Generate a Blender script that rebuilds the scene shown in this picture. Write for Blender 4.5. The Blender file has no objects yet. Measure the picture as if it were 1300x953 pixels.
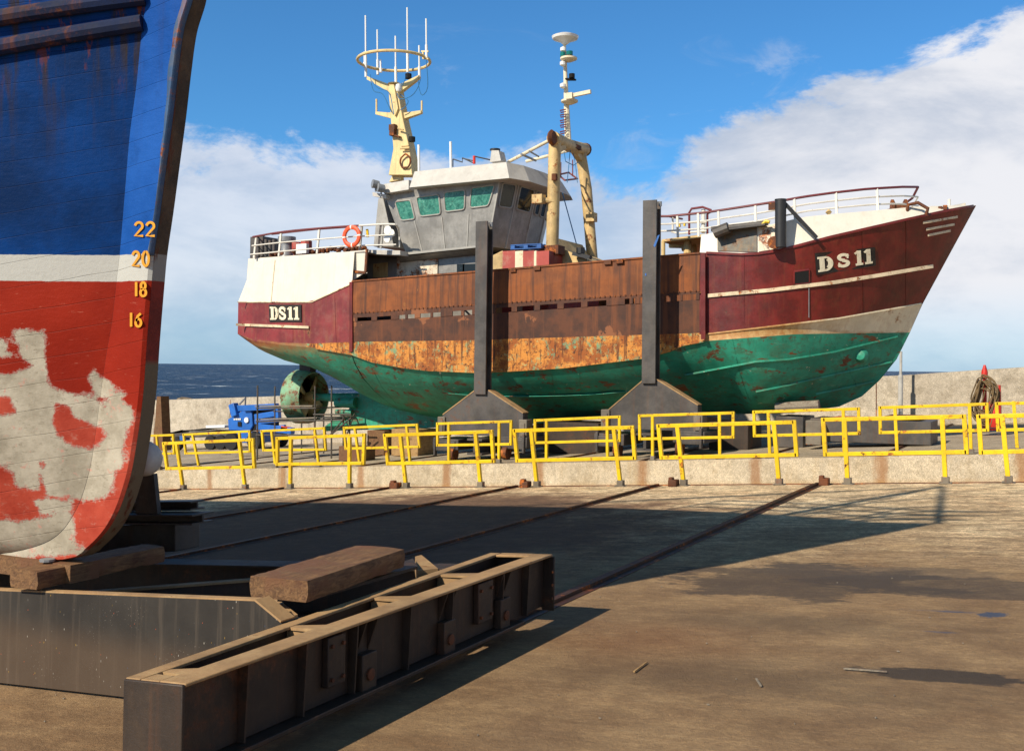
import bpy, bmesh, math, random
from mathutils import Vector, Matrix, Quaternion, noise as mnoise
from mathutils.bvhtree import BVHTree
random.seed(7)
C = bpy.data.collections.new('harbour'); bpy.context.scene.collection.children.link(C)
# ---------------------------------------------------------------- survey of the photograph (1300x953)
F=1360; AL=math.radians(27.4); RO=math.radians(.6); PI_=math.radians(1.45)
EYE=1.72; SL=.0677                       # eye height, slope of the slipway (rises towards +X)
ca,sa=math.cos(AL),math.sin(AL)
def ray(px,py):
    dx=(px-650)/F; dy=-(py-431.5)/F
    x=dx*math.cos(RO)-dy*math.sin(RO); y=dx*math.sin(RO)+dy*math.cos(RO)
    z=math.cos(PI_)-y*math.sin(PI_); h=y*math.cos(PI_)+math.sin(PI_)
    return (ca*x-sa*z, sa*x+ca*z, h)
def at(px,py,V):
    r=ray(px,py);k=V/r[1];return Vector((r[0]*k,V,EYE+r[2]*k))
def gnd(px,py,off=0):
    r=ray(px,py);k=(EYE-off)/(SL*r[0]-r[2]);return Vector((r[0]*k,r[1]*k,EYE+r[2]*k))
def proj(u,v,z):
    X=ca*u+sa*v;Z=-sa*u+ca*v;h=z-EYE
    d=Z*math.cos(PI_)+h*math.sin(PI_);y=(h*math.cos(PI_)-Z*math.sin(PI_))/d;x=X/d
    dx=x*math.cos(RO)+y*math.sin(RO);dy=-x*math.sin(RO)+y*math.cos(RO)
    return (650+F*dx,431.5-F*dy)
def G(u,v,h=0): return Vector((u,v,SL*u+h))          # point h above the sloping ground
def interp(t,x):
    if x<=t[0][0]: return t[0][1]
    for (a,b),(c,d) in zip(t,t[1:]):
        if x<=c: return b+(d-b)*(x-a)/(c-a)
    return t[-1][1]
def interps(t,x):                                     # smooth (catmull) interpolation
    if x<=t[0][0]: return t[0][1]
    if x>=t[-1][0]: return t[-1][1]
    for i in range(len(t)-1):
        if x<=t[i+1][0]:
            x0,y0=t[i];x1,y1=t[i+1];h=x1-x0
            m0=(t[i+1][1]-t[i-1][1])/(t[i+1][0]-t[i-1][0]) if i>0 else (y1-y0)/h
            m1=(t[i+2][1]-t[i][1])/(t[i+2][0]-t[i][0]) if i+2<len(t) else (y1-y0)/h
            s=(x-x0)/h
            return (2*s**3-3*s**2+1)*y0+(s**3-2*s**2+s)*h*m0+(-2*s**3+3*s**2)*y1+(s**3-s**2)*h*m1
# ---------------------------------------------------------------- object helpers
def tag(o,label=None,cat=None,group=None,kind=None):
    if label:o['label']=label
    if cat:o['category']=cat
    if group:o['group']=group
    if kind:o['kind']=kind
    return o
def thing(name,label,cat,loc=(0,0,0),rot=(0,0,0),group=None):
    o=bpy.data.objects.new(name,None);C.objects.link(o);o.location=loc;o.rotation_euler=rot
    o.empty_display_size=.3
    return tag(o,label,cat,group)
def rootloc(o):
    while o.parent:o=o.parent
    return Vector(o.location)
def dup(root,loc=None,rot=None,label=None,group=None):
    r=root.copy();C.objects.link(r)
    if loc is not None:r.location=loc
    if rot is not None:r.rotation_euler=rot
    if label:r['label']=label
    if group:r['group']=group
    for ch in [c for c in C.objects if c.parent==root]:
        c=ch.copy();C.objects.link(c);c.parent=r
        for g in [c2 for c2 in C.objects if c2.parent==ch]:
            d=g.copy();C.objects.link(d);d.parent=c
    return r
class MB:
    def __init__(s): s.v=[];s.f=[];s.m=[];s.cur=0
    def add(s,vs,fs,mi=None):
        b=len(s.v);s.v+=[Vector(p) for p in vs];s.f+=[tuple(b+i for i in f) for f in fs]
        s.m+=[s.cur if mi is None else mi]*len(fs);return s
    def box(s,c,d,axes=None,mi=None):
        c=Vector(c);X,Y,Z=axes or (Vector((1,0,0)),Vector((0,1,0)),Vector((0,0,1)))
        vs=[c+X*(i*d[0]/2)+Y*(j*d[1]/2)+Z*(k*d[2]/2) for i in(-1,1) for j in(-1,1) for k in(-1,1)]
        return s.add(vs,[(0,1,3,2),(4,6,7,5),(0,4,5,1),(2,3,7,6),(0,2,6,4),(1,5,7,3)],mi)
    def bar(s,p,q,w,h,up=(0,0,1),mi=None):
        p,q=Vector(p),Vector(q);d=(q-p);L=d.length;d.normalize();up=Vector(up)
        y=up.cross(d)
        if y.length<1e-4:y=Vector((0,1,0)).cross(d)
        y.normalize();z=d.cross(y)
        return s.box((p+q)/2,(L,w,h),(d,y,z),mi)
    def tube(s,p,q,r,r2=None,n=10,mi=None,caps=True):
        p,q=Vector(p),Vector(q);r2=r if r2 is None else r2
        d=(q-p).normalized();a=d.orthogonal().normalized();b=d.cross(a)
        vs=[];fs=[]
        for c,rr in((p,r),(q,r2)):
            for i in range(n):
                t=2*math.pi*i/n;vs.append(c+a*(rr*math.cos(t))+b*(rr*math.sin(t)))
        for i in range(n):j=(i+1)%n;fs.append((i,j,n+j,n+i))
        if caps:fs+= [tuple(range(n))[::-1],tuple(range(n,2*n))]
        return s.add(vs,fs,mi)
    def path(s,pts,r,n=8,mi=None,closed=False):
        pts=[Vector(p) for p in pts];N=len(pts);vs=[];fs=[];a=None
        for k,p in enumerate(pts):
            if closed:d=pts[(k+1)%N]-pts[k-1]
            else:d=pts[min(k+1,N-1)]-pts[max(k-1,0)]
            d.normalize()
            a=d.orthogonal().normalized() if a is None else (a-d*a.dot(d)).normalized()
            b=d.cross(a)
            for i in range(n):
                t=2*math.pi*i/n;vs.append(p+a*(r*math.cos(t))+b*(r*math.sin(t)))
        for k in range(N if closed else N-1):
            k2=(k+1)%N
            for i in range(n):j=(i+1)%n;fs.append((k*n+i,k*n+j,k2*n+j,k2*n+i))
        if not closed:fs+=[tuple(range(n))[::-1],tuple((N-1)*n+i for i in range(n))]
        return s.add(vs,fs,mi)
    def prism(s,poly,ext,mi=None):
        ext=Vector(ext);n=len(poly);p=[Vector(x) for x in poly]
        fs=[tuple(range(n))[::-1],tuple(range(n,2*n))]+[(i,(i+1)%n,n+(i+1)%n,n+i) for i in range(n)]
        return s.add(p+[x+ext for x in p],fs,mi)
    def loft(s,rings,mi=None,closed=False,capa=False,capb=False):
        n=len(rings[0]);vs=[p for r in rings for p in r];fs=[]
        for k in range(len(rings)-1):
            for i in range(n if closed else n-1):
                j=(i+1)%n;fs.append((k*n+i,k*n+j,(k+1)*n+j,(k+1)*n+i))
        if capa:fs.append(tuple(range(n))[::-1])
        if capb:fs.append(tuple((len(rings)-1)*n+i for i in range(n)))
        return s.add(vs,fs,mi)
    def lathe(s,c,prof,axis=(0,0,1),n=20,mi=None):
        c=Vector(c);ax=Vector(axis).normalized();a=ax.orthogonal().normalized();b=ax.cross(a);rings=[]
        for r,h in prof:
            rings.append([c+ax*h+a*(r*math.cos(2*math.pi*i/n))+b*(r*math.sin(2*math.pi*i/n)) for i in range(n)])
        return s.loft(rings,mi,closed=True,capa=prof[0][0]>1e-3,capb=prof[-1][0]>1e-3)
    def build(s,name,mats,parent=None,bevel=0,local=False,angle=35,solid=0,smooth=True):
        me=bpy.data.meshes.new(name)
        off=rootloc(parent) if (parent and not local) else Vector((0,0,0))
        me.from_pydata([tuple(p-off) for p in s.v],[],s.f)
        for m in (mats if isinstance(mats,(list,tuple)) else [mats]):me.materials.append(m)
        for p,mi in zip(me.polygons,s.m):p.material_index=mi
        bm=bmesh.new();bm.from_mesh(me);bmesh.ops.recalc_face_normals(bm,faces=bm.faces);bm.to_mesh(me);bm.free()
        if smooth:
            for p in me.polygons:p.use_smooth=True
            me.set_sharp_from_angle(angle=math.radians(angle))
        o=bpy.data.objects.new(name,me);C.objects.link(o)
        if parent:o.parent=parent
        if solid:
            md=o.modifiers.new('thick','SOLIDIFY');md.thickness=solid;md.offset=0
        if bevel:
            md=o.modifiers.new('bev','BEVEL');md.width=bevel;md.segments=2;md.limit_method='ANGLE';md.angle_limit=math.radians(40)
        return o
# ---------------------------------------------------------------- material helpers
def srgb(h,g=1.0):
    h=h.lstrip('#');r=[int(h[i:i+2],16)/255 for i in(0,2,4)]
    return tuple((c/12.92 if c<=.04045 else ((c+.055)/1.055)**2.4)*g for c in r)+(1,)
class Mt:
    def __init__(s,name):
        s.m=bpy.data.materials.new(name);s.m.use_nodes=True;s.t=s.m.node_tree;s.N=s.t.nodes
        s.b=s.N['Principled BSDF'];s.P=s.N.new('ShaderNodeNewGeometry').outputs['Position'];s._xyz=None
    def L(s,a,b):s.t.links.new(a,b)
    def put(s,sock,val):
        if isinstance(val,bpy.types.NodeSocket):s.L(val,sock)
        else:sock.default_value=val
    def math(s,op,a,b=0,c=None,clamp=False):
        n=s.N.new('ShaderNodeMath');n.operation=op;n.use_clamp=clamp;s.put(n.inputs[0],a);s.put(n.inputs[1],b)
        if c is not None:s.put(n.inputs[2],c)
        return n.outputs[0]
    def xyz(s):
        if not s._xyz:
            n=s.N.new('ShaderNodeSeparateXYZ');s.L(s.P,n.inputs[0]);s._xyz=n.outputs
        return s._xyz
    def vec(s,scale,loc=(0,0,0)):
        n=s.N.new('ShaderNodeMapping');s.L(s.P,n.inputs[0]);n.inputs['Scale'].default_value=scale;n.inputs['Location'].default_value=loc;return n.outputs[0]
    def noise(s,scale,detail=4,rough=.55,v=None,dist=0):
        n=s.N.new('ShaderNodeTexNoise');s.L(v if v is not None else s.P,n.inputs['Vector']);n.inputs['Scale'].default_value=scale
        n.inputs['Detail'].default_value=detail;n.inputs['Roughness'].default_value=rough;n.inputs['Distortion'].default_value=dist;return n.outputs['Fac']
    def vor(s,scale,v=None,feat='F1',out='Distance'):
        n=s.N.new('ShaderNodeTexVoronoi');n.feature=feat;s.L(v if v is not None else s.P,n.inputs['Vector']);n.inputs['Scale'].default_value=scale;return n.outputs[out]
    def step(s,x,lo,hi):
        n=s.N.new('ShaderNodeMapRange');n.interpolation_type='SMOOTHSTEP';s.put(n.inputs['Value'],x)
        n.inputs['From Min'].default_value=lo;n.inputs['From Max'].default_value=hi
        if lo>hi:
            n.inputs['From Min'].default_value=hi;n.inputs['From Max'].default_value=lo
            n.inputs['To Min'].default_value=1;n.inputs['To Max'].default_value=0
        return n.outputs['Result']
    def mix(s,f,a,b,mode='MIX'):
        n=s.N.new('ShaderNodeMix');n.data_type='RGBA';n.blend_type=mode;n.clamp_factor=True
        s.put(n.inputs[0],f);s.put(n.inputs[6],a);s.put(n.inputs[7],b);return n.outputs[2]
    def mul(s,a,b):return s.math('MULTIPLY',a,b)
    def maxi(s,a,b):return s.math('MAXIMUM',a,b)
    def addn(s,a,b):return s.math('ADD',a,b)
    def attr(s,name):
        n=s.N.new('ShaderNodeAttribute');n.attribute_name=name;return n.outputs['Fac']
    def ell(s,cx,cy,rx,ry,ax=(0,2)):          # distance (1 at the rim) from an ellipse in two axes
        a=s.mul(s.math('SUBTRACT',s.xyz()[ax[0]],cx),1/rx);b=s.mul(s.math('SUBTRACT',s.xyz()[ax[1]],cy),1/ry)
        return s.math('SQRT',s.addn(s.mul(a,a),s.mul(b,b)))
    def fin(s,col,rough=.6,metal=0,bump=None,bstr=.3,bdist=.02,spec=None):
        s.put(s.b.inputs['Base Color'],col);s.put(s.b.inputs['Roughness'],rough);s.put(s.b.inputs['Metallic'],metal)
        if spec is not None:s.b.inputs['Specular IOR Level'].default_value=spec
        if bump is not None:
            n=s.N.new('ShaderNodeBump');n.inputs['Strength'].default_value=bstr;n.inputs['Distance'].default_value=bdist
            s.L(bump,n.inputs['Height']);s.L(n.outputs[0],s.b.inputs['Normal'])
        return s.m
RUSTD=srgb('3e2112');RUST=srgb('7a3d18');RUSTO=srgb('b8661f')
def painted(name,col,rust=.3,rs=1.5,streak=.3,var=.2,rough=.5,dirt=.2,bump=.25,metal=0,rcol=None,dirtcol='4a3d30',dents=0,scuff=0):
    """weathered paint: tone drift, vertical run marks, grime, scuffs and flaked rust"""
    m=Mt(name);c=srgb(col) if isinstance(col,str) else col
    dk=tuple(x*(1-var*1.3) for x in c[:3])+(1,);lt=tuple(min(1,x*(1+var)) for x in c[:3])+(1,)
    base=m.mix(m.step(m.noise(1.3,8,.65),.36,.64),dk,lt)
    fine=m.noise(22,6,.75);base=m.mix(m.mul(m.step(fine,.48,.66),.35),base,dk)
    if streak:
        st=m.noise(1,6,.65,m.vec((7,7,.45)));st2=m.noise(1,4,.65,m.vec((28,28,1.1),(3,1,0)))
        sm=m.mul(m.step(m.addn(m.mul(st,.7),m.mul(st2,.3)),.5,.64),streak)
        base=m.mix(sm,base,rcol or RUST)
    if dirt:base=m.mix(m.mul(m.step(m.noise(3.1,8,.75),.47,.68),dirt),base,srgb(dirtcol))
    h=fine
    if rust:
        rn=m.addn(m.mul(m.noise(rs,9,.7),.72),m.mul(m.noise(rs*7,7,.75),.28))
        th=.70-.28*rust
        rm=m.step(rn,th,th+.03);halo=m.step(rn,th-.04,th+.01)
        rc=m.mix(m.step(m.noise(9,6,.75),.38,.62),RUSTD,rcol or RUSTO)
        base=m.mix(m.mul(halo,.35),base,rcol or RUST);base=m.mix(rm,base,rc);h=m.addn(fine,m.mul(rm,-.6))
    if scuff:
        sc1=m.noise(1,6,.8,m.vec((3,3,26)));base=m.mix(m.mul(m.step(sc1,.62,.68),scuff),base,tuple(min(1,x*2.2+.06) for x in c[:3])+(1,))
        sc2=m.vor(7);base=m.mix(m.mul(m.step(sc2,.07,.03),scuff),base,tuple(min(1,x*2.5+.1) for x in c[:3])+(1,))
    if dents:
        fr=m.math('SINE',m.mul(m.xyz()[0],9.7));h=m.addn(m.mul(h,.25),m.addn(m.mul(fr,dents*.55),m.mul(m.noise(1.4,3,.5,m.vec((1,1,.7))),dents*3.5)))
        r=m.addn(rough-.1,m.mul(m.noise(6,4),.25));return m.fin(base,r,metal,h,.55,.02)
    r=m.addn(rough-.1,m.mul(m.noise(6,4),.25))
    return m.fin(base,r,metal,h,bump,.01)
def plain(name,col,rough=.5,metal=0,var=.15):
    m=Mt(name);c=srgb(col) if isinstance(col,str) else col
    b=m.mix(m.step(m.noise(5,6,.65),.3,.7),tuple(x*(1-var) for x in c[:3])+(1,),tuple(min(1,x*(1+var)) for x in c[:3])+(1,))
    return m.fin(b,rough,metal,m.noise(40,3),.15,.005)
M={}
M['white']=painted('white_paint','d9d4c8',.12,1.2,.08,.05,.45,.1)
M['whiterust']=painted('white_rusty','ddd0b8',.62,2.2,.45,.1,.5,.3)
M['cream']=painted('cream_stripe','dcc9a8',.45,2.5,.2,.1,.5,.3)
M['greyhouse']=painted('grey_wheelhouse','8f8d88',.1,2,.3,.2,.36,.35,dirtcol='5c5852',rcol=srgb('66625c'),dents=.25)
M['visor']=painted('white_visor','bdbab3',.05,2,.06,.07,.5,.15)
M['yellowmast']=painted('yellow_mast','e0c78c',.3,2.6,.25,.1,.5,.15)
M['ochre']=painted('ochre_steel','cdb078',.42,2.4,.3,.15,.55,.25)
M['railwhite']=painted('rail_white','dedacf',.3,6,.1,.05,.5,.1)
M['railmaroon']=painted('rail_maroon','6e262b',.3,6,.1,.1,.5,.1)
M['yellow']=painted('safety_yellow','e3bd0c',.42,5,.12,.1,.42,.2,scuff=.3)
M['blacksteel']=painted('black_steel','4a4643',.3,1.3,.22,.3,.5,.4,scuff=.35,dirtcol='5a5246',rcol=srgb('6b4020'))
M['darksteel']=painted('dark_brown_steel','33281f',.45,1.6,.3,.3,.6,.5,rcol=srgb('5c3820'),dirtcol='4f3d2a',scuff=.15)
M['flange']=painted('sandy_rust_steel','9c7c55',.3,3,.1,.2,.75,.6,rcol=srgb('80582f'),dirtcol='b89c70')
M['rust']=painted('rusted_iron','5e3318',.6,2,.3,.3,.75,.4)
M['rustdark']=painted('rail_steel','3a2416',.6,3,.2,.3,.55,.4,metal=.3)
M['galv']=plain('galvanised','84878a',.45,.15)
M['blacktube']=plain('black_tube','262627',.5)
M['rubber']=plain('rubber','1b1a19',.8)
M['black']=plain('black_recess','0c0b0b',.9)
M['blue']=painted('machine_blue','1f63b8',.1,4,.05,.12,.4,.15)
M['pblue']=painted('pallet_blue','2a62a8',.1,4,.05,.12,.6,.15)
M['red']=painted('trolley_red','c8281c',.12,4,.05,.12,.45,.15)
M['orange']=painted('ring_orange','e0562c',.02,4,0,.08,.5,.05)
M['redprim']=painted('red_primer','a9483f',.1,2,.12,.12,.6,.3,dirtcol='b9a890')
M['whiteplastic']=plain('white_plastic','e6e6e2',.35,0,.04)
M['brownwood']=None
M['rope']=plain('rope','6d5a3e',.9,0,.3)
M['bluerope']=plain('blue_rope','2f6f9d',.8)
M['lens']=plain('lamp_lens','1b6f66',.15)
M['wglass']=plain('white_mark','e8e4d8',.5,0,.04)
def wood(name,col,col2,paint=None):
    m=Mt(name)
    g=m.noise(1,8,.65,m.vec((30,4,30)),1.5);b=m.mix(m.step(g,.3,.7),srgb(col),srgb(col2))
    ends=m.noise(6,6,.7);b=m.mix(m.mul(m.step(ends,.5,.7),.6),b,srgb('4a2618'))
    if paint:b=m.mix(m.step(m.noise(2.2,7,.6),.5,.58),b,srgb(paint))
    crack=m.noise(1,4,.5,m.vec((60,2.5,60)),.5)
    return m.fin(b,.8,0,m.addn(g,m.step(crack,.35,.3)),.6,.012)
M['timber']=wood('old_timber','543a24','86633f','6e4a30')
M['timberpale']=wood('pale_timber','8b6a44','b3925f')
M['plank']=wood('plank_grey','6f675b','968a78')
# concrete
def concrete(name,c1,c2,c3,near=False,wallst=None,smear=True):
    m=Mt(name)
    n1=m.noise(.35,8,.65);b=m.mix(m.step(n1,.36,.64),srgb(c1),srgb(c2))
    if near:
        dz=m.addn(m.mul(m.xyz()[1],-.10),m.mul(m.noise(.45,8,.7),.9));dm=m.step(dz,-1.15,-.40)
        b=m.mix(m.mul(dm,.85),b,m.mix(m.step(m.noise(1.3,9,.75),.38,.62),srgb('86653e'),srgb('b3925f')))
        b=m.mix(m.mul(m.step(m.addn(m.ell(-9.5,12.5,5.5,5.5,(0,1)),m.mul(m.math('SUBTRACT',m.noise(.8,8,.75),.5),1.6)),1.15,.7),.75),b,srgb('875737'))  # dirt-brown patch that also paints the blue boat's shadow deeper into the deck
    n2=m.noise(1.7,10,.78);b=m.mix(m.mul(m.step(n2,.49,.60),.55),b,srgb(c3))
    if smear:
        s1=m.noise(1,8,.72,m.vec((.8,6,3)));b=m.mix(m.mul(m.step(s1,.50,.62),.5),b,srgb(c3))
        s2=m.noise(1,7,.75,m.vec((2,18,5),(5,2,1)));b=m.mix(m.mul(m.step(s2,.55,.66),.4),b,srgb('c9b48c'))
        s3=m.noise(1,7,.75,m.vec((1.1,14,5),(15,2,1)));b=m.mix(m.mul(m.step(s3,.55,.64),.45),b,srgb('5d4a34'))
    g=m.noise(38,6,.8);b=m.mix(m.mul(m.step(g,.52,.62),.5),b,srgb(c3));b=m.mix(m.mul(m.step(g,.46,.36),.35),b,srgb('d2bf98'))
    fl=m.vor(13);b=m.mix(m.mul(m.step(fl,.06,.03),m.step(m.noise(2,3),.50,.62)),b,srgb('d8cfb4'))
    pits=m.vor(6,None);b=m.mix(m.mul(m.step(pits,.07,.04),.7),b,srgb('3b2d20'))
    if near:
        sc1=m.noise(1,5,.8,m.vec((.8,30,5),(1,8,1)));b=m.mix(m.mul(m.step(sc1,.57,.64),.5),b,srgb('5b452c'))
        sc2=m.noise(1,6,.8,m.vec((1.6,48,5),(4,2,1)));b=m.mix(m.mul(m.step(sc2,.59,.67),.5),b,srgb('dccba4'))
        ck=m.math('ABSOLUTE',m.math('SUBTRACT',m.noise(.55,8,.6,None,.6),.5));b=m.mix(m.mul(m.mul(m.step(ck,.0035,.001),m.step(m.noise(.9,3),.5,.6)),.8),b,srgb('2c2219'))
        orr=m.noise(.7,9,.75,m.vec((1,1.6,1),(31,4,0)));b=m.mix(m.mul(m.step(orr,.57,.66),.4),b,srgb('8f5a26'))
    def modu(n,lo,hi,a,b2):
        q=s_=m.N.new('ShaderNodeMapRange');m.L(n,q.inputs[0]);q.inputs[1].default_value=lo;q.inputs[2].default_value=hi;q.inputs[3].default_value=a;q.inputs[4].default_value=b2;return q.outputs[0]
    mm_=m.mul(m.mul(modu(m.noise(2.6,9,.75,m.vec((1,1.7,1))),*((.44,.56,.70,1.28) if near else (.36,.64,.85,1.14))),modu(m.noise(11,7,.8,m.vec((1,1.6,1),(3,3,3))),*((.43,.57,.66,1.32) if near else (.36,.64,.84,1.16)))),modu(m.noise(46,4,.85),.40,.60,.66,1.32))
    cc=m.N.new('ShaderNodeCombineColor')
    for i_ in range(3):m.L(mm_,cc.inputs[i_])
    b=m.mix(1.0,b,cc.outputs[0],'MULTIPLY')
    h=m.addn(m.mul(g,1.2 if near else .6),m.mul(m.noise(9,7,.78),1.6 if near else .8))
    if near:
        dz=m.addn(m.mul(m.xyz()[1],-.10),m.mul(m.noise(.45,7,.65),.9));dm=m.step(dz,-1.15,-.35)
        b=m.mix(m.mul(dm,.8),b,m.mix(m.step(m.noise(1.3,8,.7),.35,.65),srgb('765a3c'),srgb('8d7150')))
        b=m.mix(m.mul(m.step(m.addn(m.ell(-9.5,12.5,5.5,5.5,(0,1)),m.mul(m.math('SUBTRACT',m.noise(.8,7,.7),.5),1.2)),1.1,.6),.75),b,srgb('4f382b'))  # darker second pass of that patch, shadow tone put into the deck colour
        wob=m.mul(m.math('SUBTRACT',m.noise(1.3,10,.78,m.vec((.8,1.6,1))),.5),3.0)
        def blob(p,rx,ry,col,amt,soft=.16):
            nonlocal b
            d=m.addn(m.ell(p.x,p.y,rx,ry,(0,1)),wob);b=m.mix(m.mul(m.step(d,1+soft*.5,1-soft),amt),b,srgb(col))
        def pr(x,y,rx,ry,c,a,s=.16):blob(gnd(x,y),rx,ry,c,a,s)
        pr(1010,736,1.2,.85,'3d332c',.75);pr(1225,745,1.3,.5,'3d332c',.7);pr(1110,725,1.3,.35,'4a4038',.5)
        pr(1190,858,.45,.16,'2c241f',.9,.2)
        pr(820,815,.8,.8,'7a4a22',.35,.9);pr(1000,790,1.2,.35,'5a4a36',.5,.9);pr(950,860,1.5,.5,'574631',.5,.9)
        pr(1120,655,1.8,2.2,'8a7350',.3,.9)
        w2=m.mul(m.math('SUBTRACT',m.noise(7,8,.8),.5),3.2);w3=m.mul(m.math('SUBTRACT',m.noise(1,5,.7,m.vec((3,40,1))),.5),3.0)
        p=gnd(1258,780);d=m.addn(m.addn(m.ell(p.x,p.y,.13,.12,(0,1)),w2),.2);b=m.mix(m.mul(m.step(d,1.1,.7),.85),b,srgb('26405f'))
        p=gnd(1205,776);d=m.addn(m.addn(m.ell(p.x,p.y,.42,.09,(0,1)),w3),.7);b=m.mix(m.mul(m.step(d,1.2,.8),.8),b,srgb('2c4463'))
        p=gnd(1195,802);d=m.addn(m.addn(m.ell(p.x,p.y,.2,.05,(0,1)),w3),.6);b=m.mix(m.mul(m.step(d,1.2,.8),.6),b,srgb('2c4463'))
    if wallst:
        # rust runs under each rail end, all down the pit wall
        x=m.math('PINGPONG',m.math('SUBTRACT',m.xyz()[0],wallst[0]),wallst[1]/2)
        x=m.addn(x,m.mul(m.math('SUBTRACT',m.noise(1,5,.7,m.vec((6,6,1.2))),.5),.35))
        b=m.mix(m.mul(m.step(x,.2,.04),.7),b,srgb('8f5c28'));zz=m.math('SUBTRACT',m.xyz()[2],m.mul(m.xyz()[0],SL));b=m.mix(m.mul(m.step(m.addn(zz,m.mul(m.noise(2,6),.15)),-.42,-.6),.4),b,srgb('b58a4e'))
        x2=m.noise(1,6,.7,m.vec((2.2,2.2,.25)));b=m.mix(m.mul(m.step(x2,.55,.72),.35),b,srgb('a98c5e'))
        c=m.noise(1,2,.5,m.vec((.8,.8,.1),(9,0,0)));b=m.mix(m.mul(m.step(c,.52,.53),.12),b,srgb('7d766a'))
    return m.fin(b,.85,0,h,.6,.02)
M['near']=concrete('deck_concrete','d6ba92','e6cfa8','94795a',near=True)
M['far']=concrete('far_concrete','a2927a','b8a88f','7b6d5a')
M['pitwall']=concrete('pit_concrete','b8a98f','cbbda4','a08f72',wallst=(-3.85,2.945),smear=False)
M['wall']=concrete('sea_wall_concrete','ada291','bfb5a3','8f8472',smear=False)
m=Mt('rock');b=m.mix(m.step(m.noise(2,8,.7),.35,.65),srgb('5a4c3c'),srgb('9a8668'));M['rock']=m.fin(b,.9,0,m.noise(4,8,.7),.8,.1)
# water
m=Mt('sea_water')
cap=m.noise(1,4,.6,m.vec((.02,.012,.05)),.3);cap2=m.noise(1,7,.68,m.vec((.13,.035,.5),(7,1,0)),.4)
foam=m.mul(m.step(cap,.36,.5),m.step(cap2,.60,.64))
band=m.noise(1,4,.6,m.vec((.006,.03,.05)));deep=m.mix(m.step(band,.35,.65),srgb('0a2038'),srgb('12304c'))
deep=m.mix(m.mul(m.step(m.noise(1,7,.75,m.vec((.12,.012,.5))),.42,.62),.6),deep,srgb('23486a'))
col=m.mix(foam,deep,srgb('e8eef0'))
M['sea']=m.fin(col,m.addn(.45,m.mul(foam,.4)),0,m.noise(1,7,.65,m.vec((.35,.9,.5))),1.0,1.2,spec=.25)
# window film
m=Mt('window_film')
cr=m.vor(4.5,m.vec((1,1,1.3)),'DISTANCE_TO_EDGE');w=m.noise(3.3,9,.8,None,2.5)
b=m.mix(m.step(w,.3,.62),srgb('1b5a4c'),srgb('4a8f7c'));b=m.mix(m.step(w,.56,.72),b,srgb('a8d0bd'));b=m.mix(m.mul(m.step(m.noise(2.1,6,.7,None,3),.52,.56),.5),b,srgb('0c4a40'))
M['film']=m.fin(b,.18,0,w,.5,.03)
m=Mt('dark_glass');b=m.mix(m.step(m.noise(2.4,6,.6,None,1.5),.56,.66),srgb('131a1c'),srgb('3e5054'));M['glass']=m.fin(b,.08,0)
# ================================================================ trawler (hauled out across the pit)
M['hmaroon']=painted('hull_maroon','6a1d18',.3,1.1,.5,.28,.36,.5,dirtcol='4a241a',rcol=srgb('6e3620'),dents=.35,scuff=.12)
M['hmfade']=painted('faded_maroon','7c2a2c',.35,1.4,.45,.2,.5,.45,dirtcol='8a5a50',rcol=srgb('8a5a34'),dents=.3,scuff=.15)
def greenpaint(name,sternfade):
    m=Mt(name);b=m.mix(m.step(m.noise(.9,7,.65),.3,.7),srgb('1a7a62'),srgb('34a184'))
    b=m.mix(m.mul(m.step(m.noise(2.2,8,.75,m.vec((1,1,1.6))),.47,.62),.75),b,srgb('3f7258'))
    b=m.mix(m.mul(m.step(m.noise(1,6,.65,m.vec((7,7,.6))),.54,.7),.45),b,srgb('3c4a34'))
    b=m.mix(m.step(m.noise(1.5,9,.75,m.vec((1,1,1.7),(3,3,3))),.57,.61),b,srgb('64412a'))
    b=m.mix(m.step(m.noise(3.6,8,.75,m.vec((1,1,1.2),(9,3,1))),.64,.67),b,srgb('c9c2a4'))
    b=m.mix(m.step(m.noise(.9,9,.7,m.vec((.8,.8,2),(1,6,3))),.60,.64),b,srgb('7a4a2a'))
    b=m.mix(m.mul(m.step(m.noise(1,7,.8,m.vec((2,2,22),(4,4,4))),.60,.66),.35),b,srgb('8fc0a8'));b=m.mix(m.mul(m.step(m.noise(7,7,.8),.56,.64),.5),b,srgb('1d4a3a'))
    if sternfade:
        zr=m.addn(m.addn(m.xyz()[2],m.mul(m.math('SUBTRACT',m.noise(1.3,9,.75),.5),.9)),0)
        f=m.mul(m.step(zr,2.2,2.45),m.step(m.xyz()[0],-20.6,-21.6));b=m.mix(f,b,m.mix(m.step(m.noise(3,8,.7),.45,.6),srgb('742a30'),srgb('7c4630')))
        e=m.addn(m.xyz()[2],m.mul(m.math('SUBTRACT',m.noise(4,8,.8),.5),1.2));b=m.mix(m.mul(m.mul(m.step(e,1.9,2.3),m.mul(m.step(e,2.7,2.4),m.step(m.xyz()[0],-17,-20))),.6),b,srgb('a0703a'))
    return m.fin(b,.6,0,m.addn(m.mul(m.noise(8,7,.75),.5),m.addn(m.mul(m.math('SINE',m.mul(m.xyz()[0],9.7)),.15),m.mul(m.noise(1.4,3),1.2))),.5,.02)
M['hgreen']=greenpaint('hull_green',True);M['hgreen2']=painted('nozzle_green','74a07e',.62,1.6,.4,.2,.6,.4,dirtcol='7a8a5c',rcol=srgb('8a5228'))
M['greypale']=painted('grey_casing','a3a19b',.1,2,.1,.1,.5,.3)
M['hwhite']=painted('hull_white','dcd6c8',.1,1,.1,.04,.45,.06,rcol=srgb('c98a48'))
M['hboot']=painted('boot_white','e2d5b6',.42,1.4,.2,.08,.55,.12,rcol=srgb('a86a30'),dirtcol='a8956c')
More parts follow.
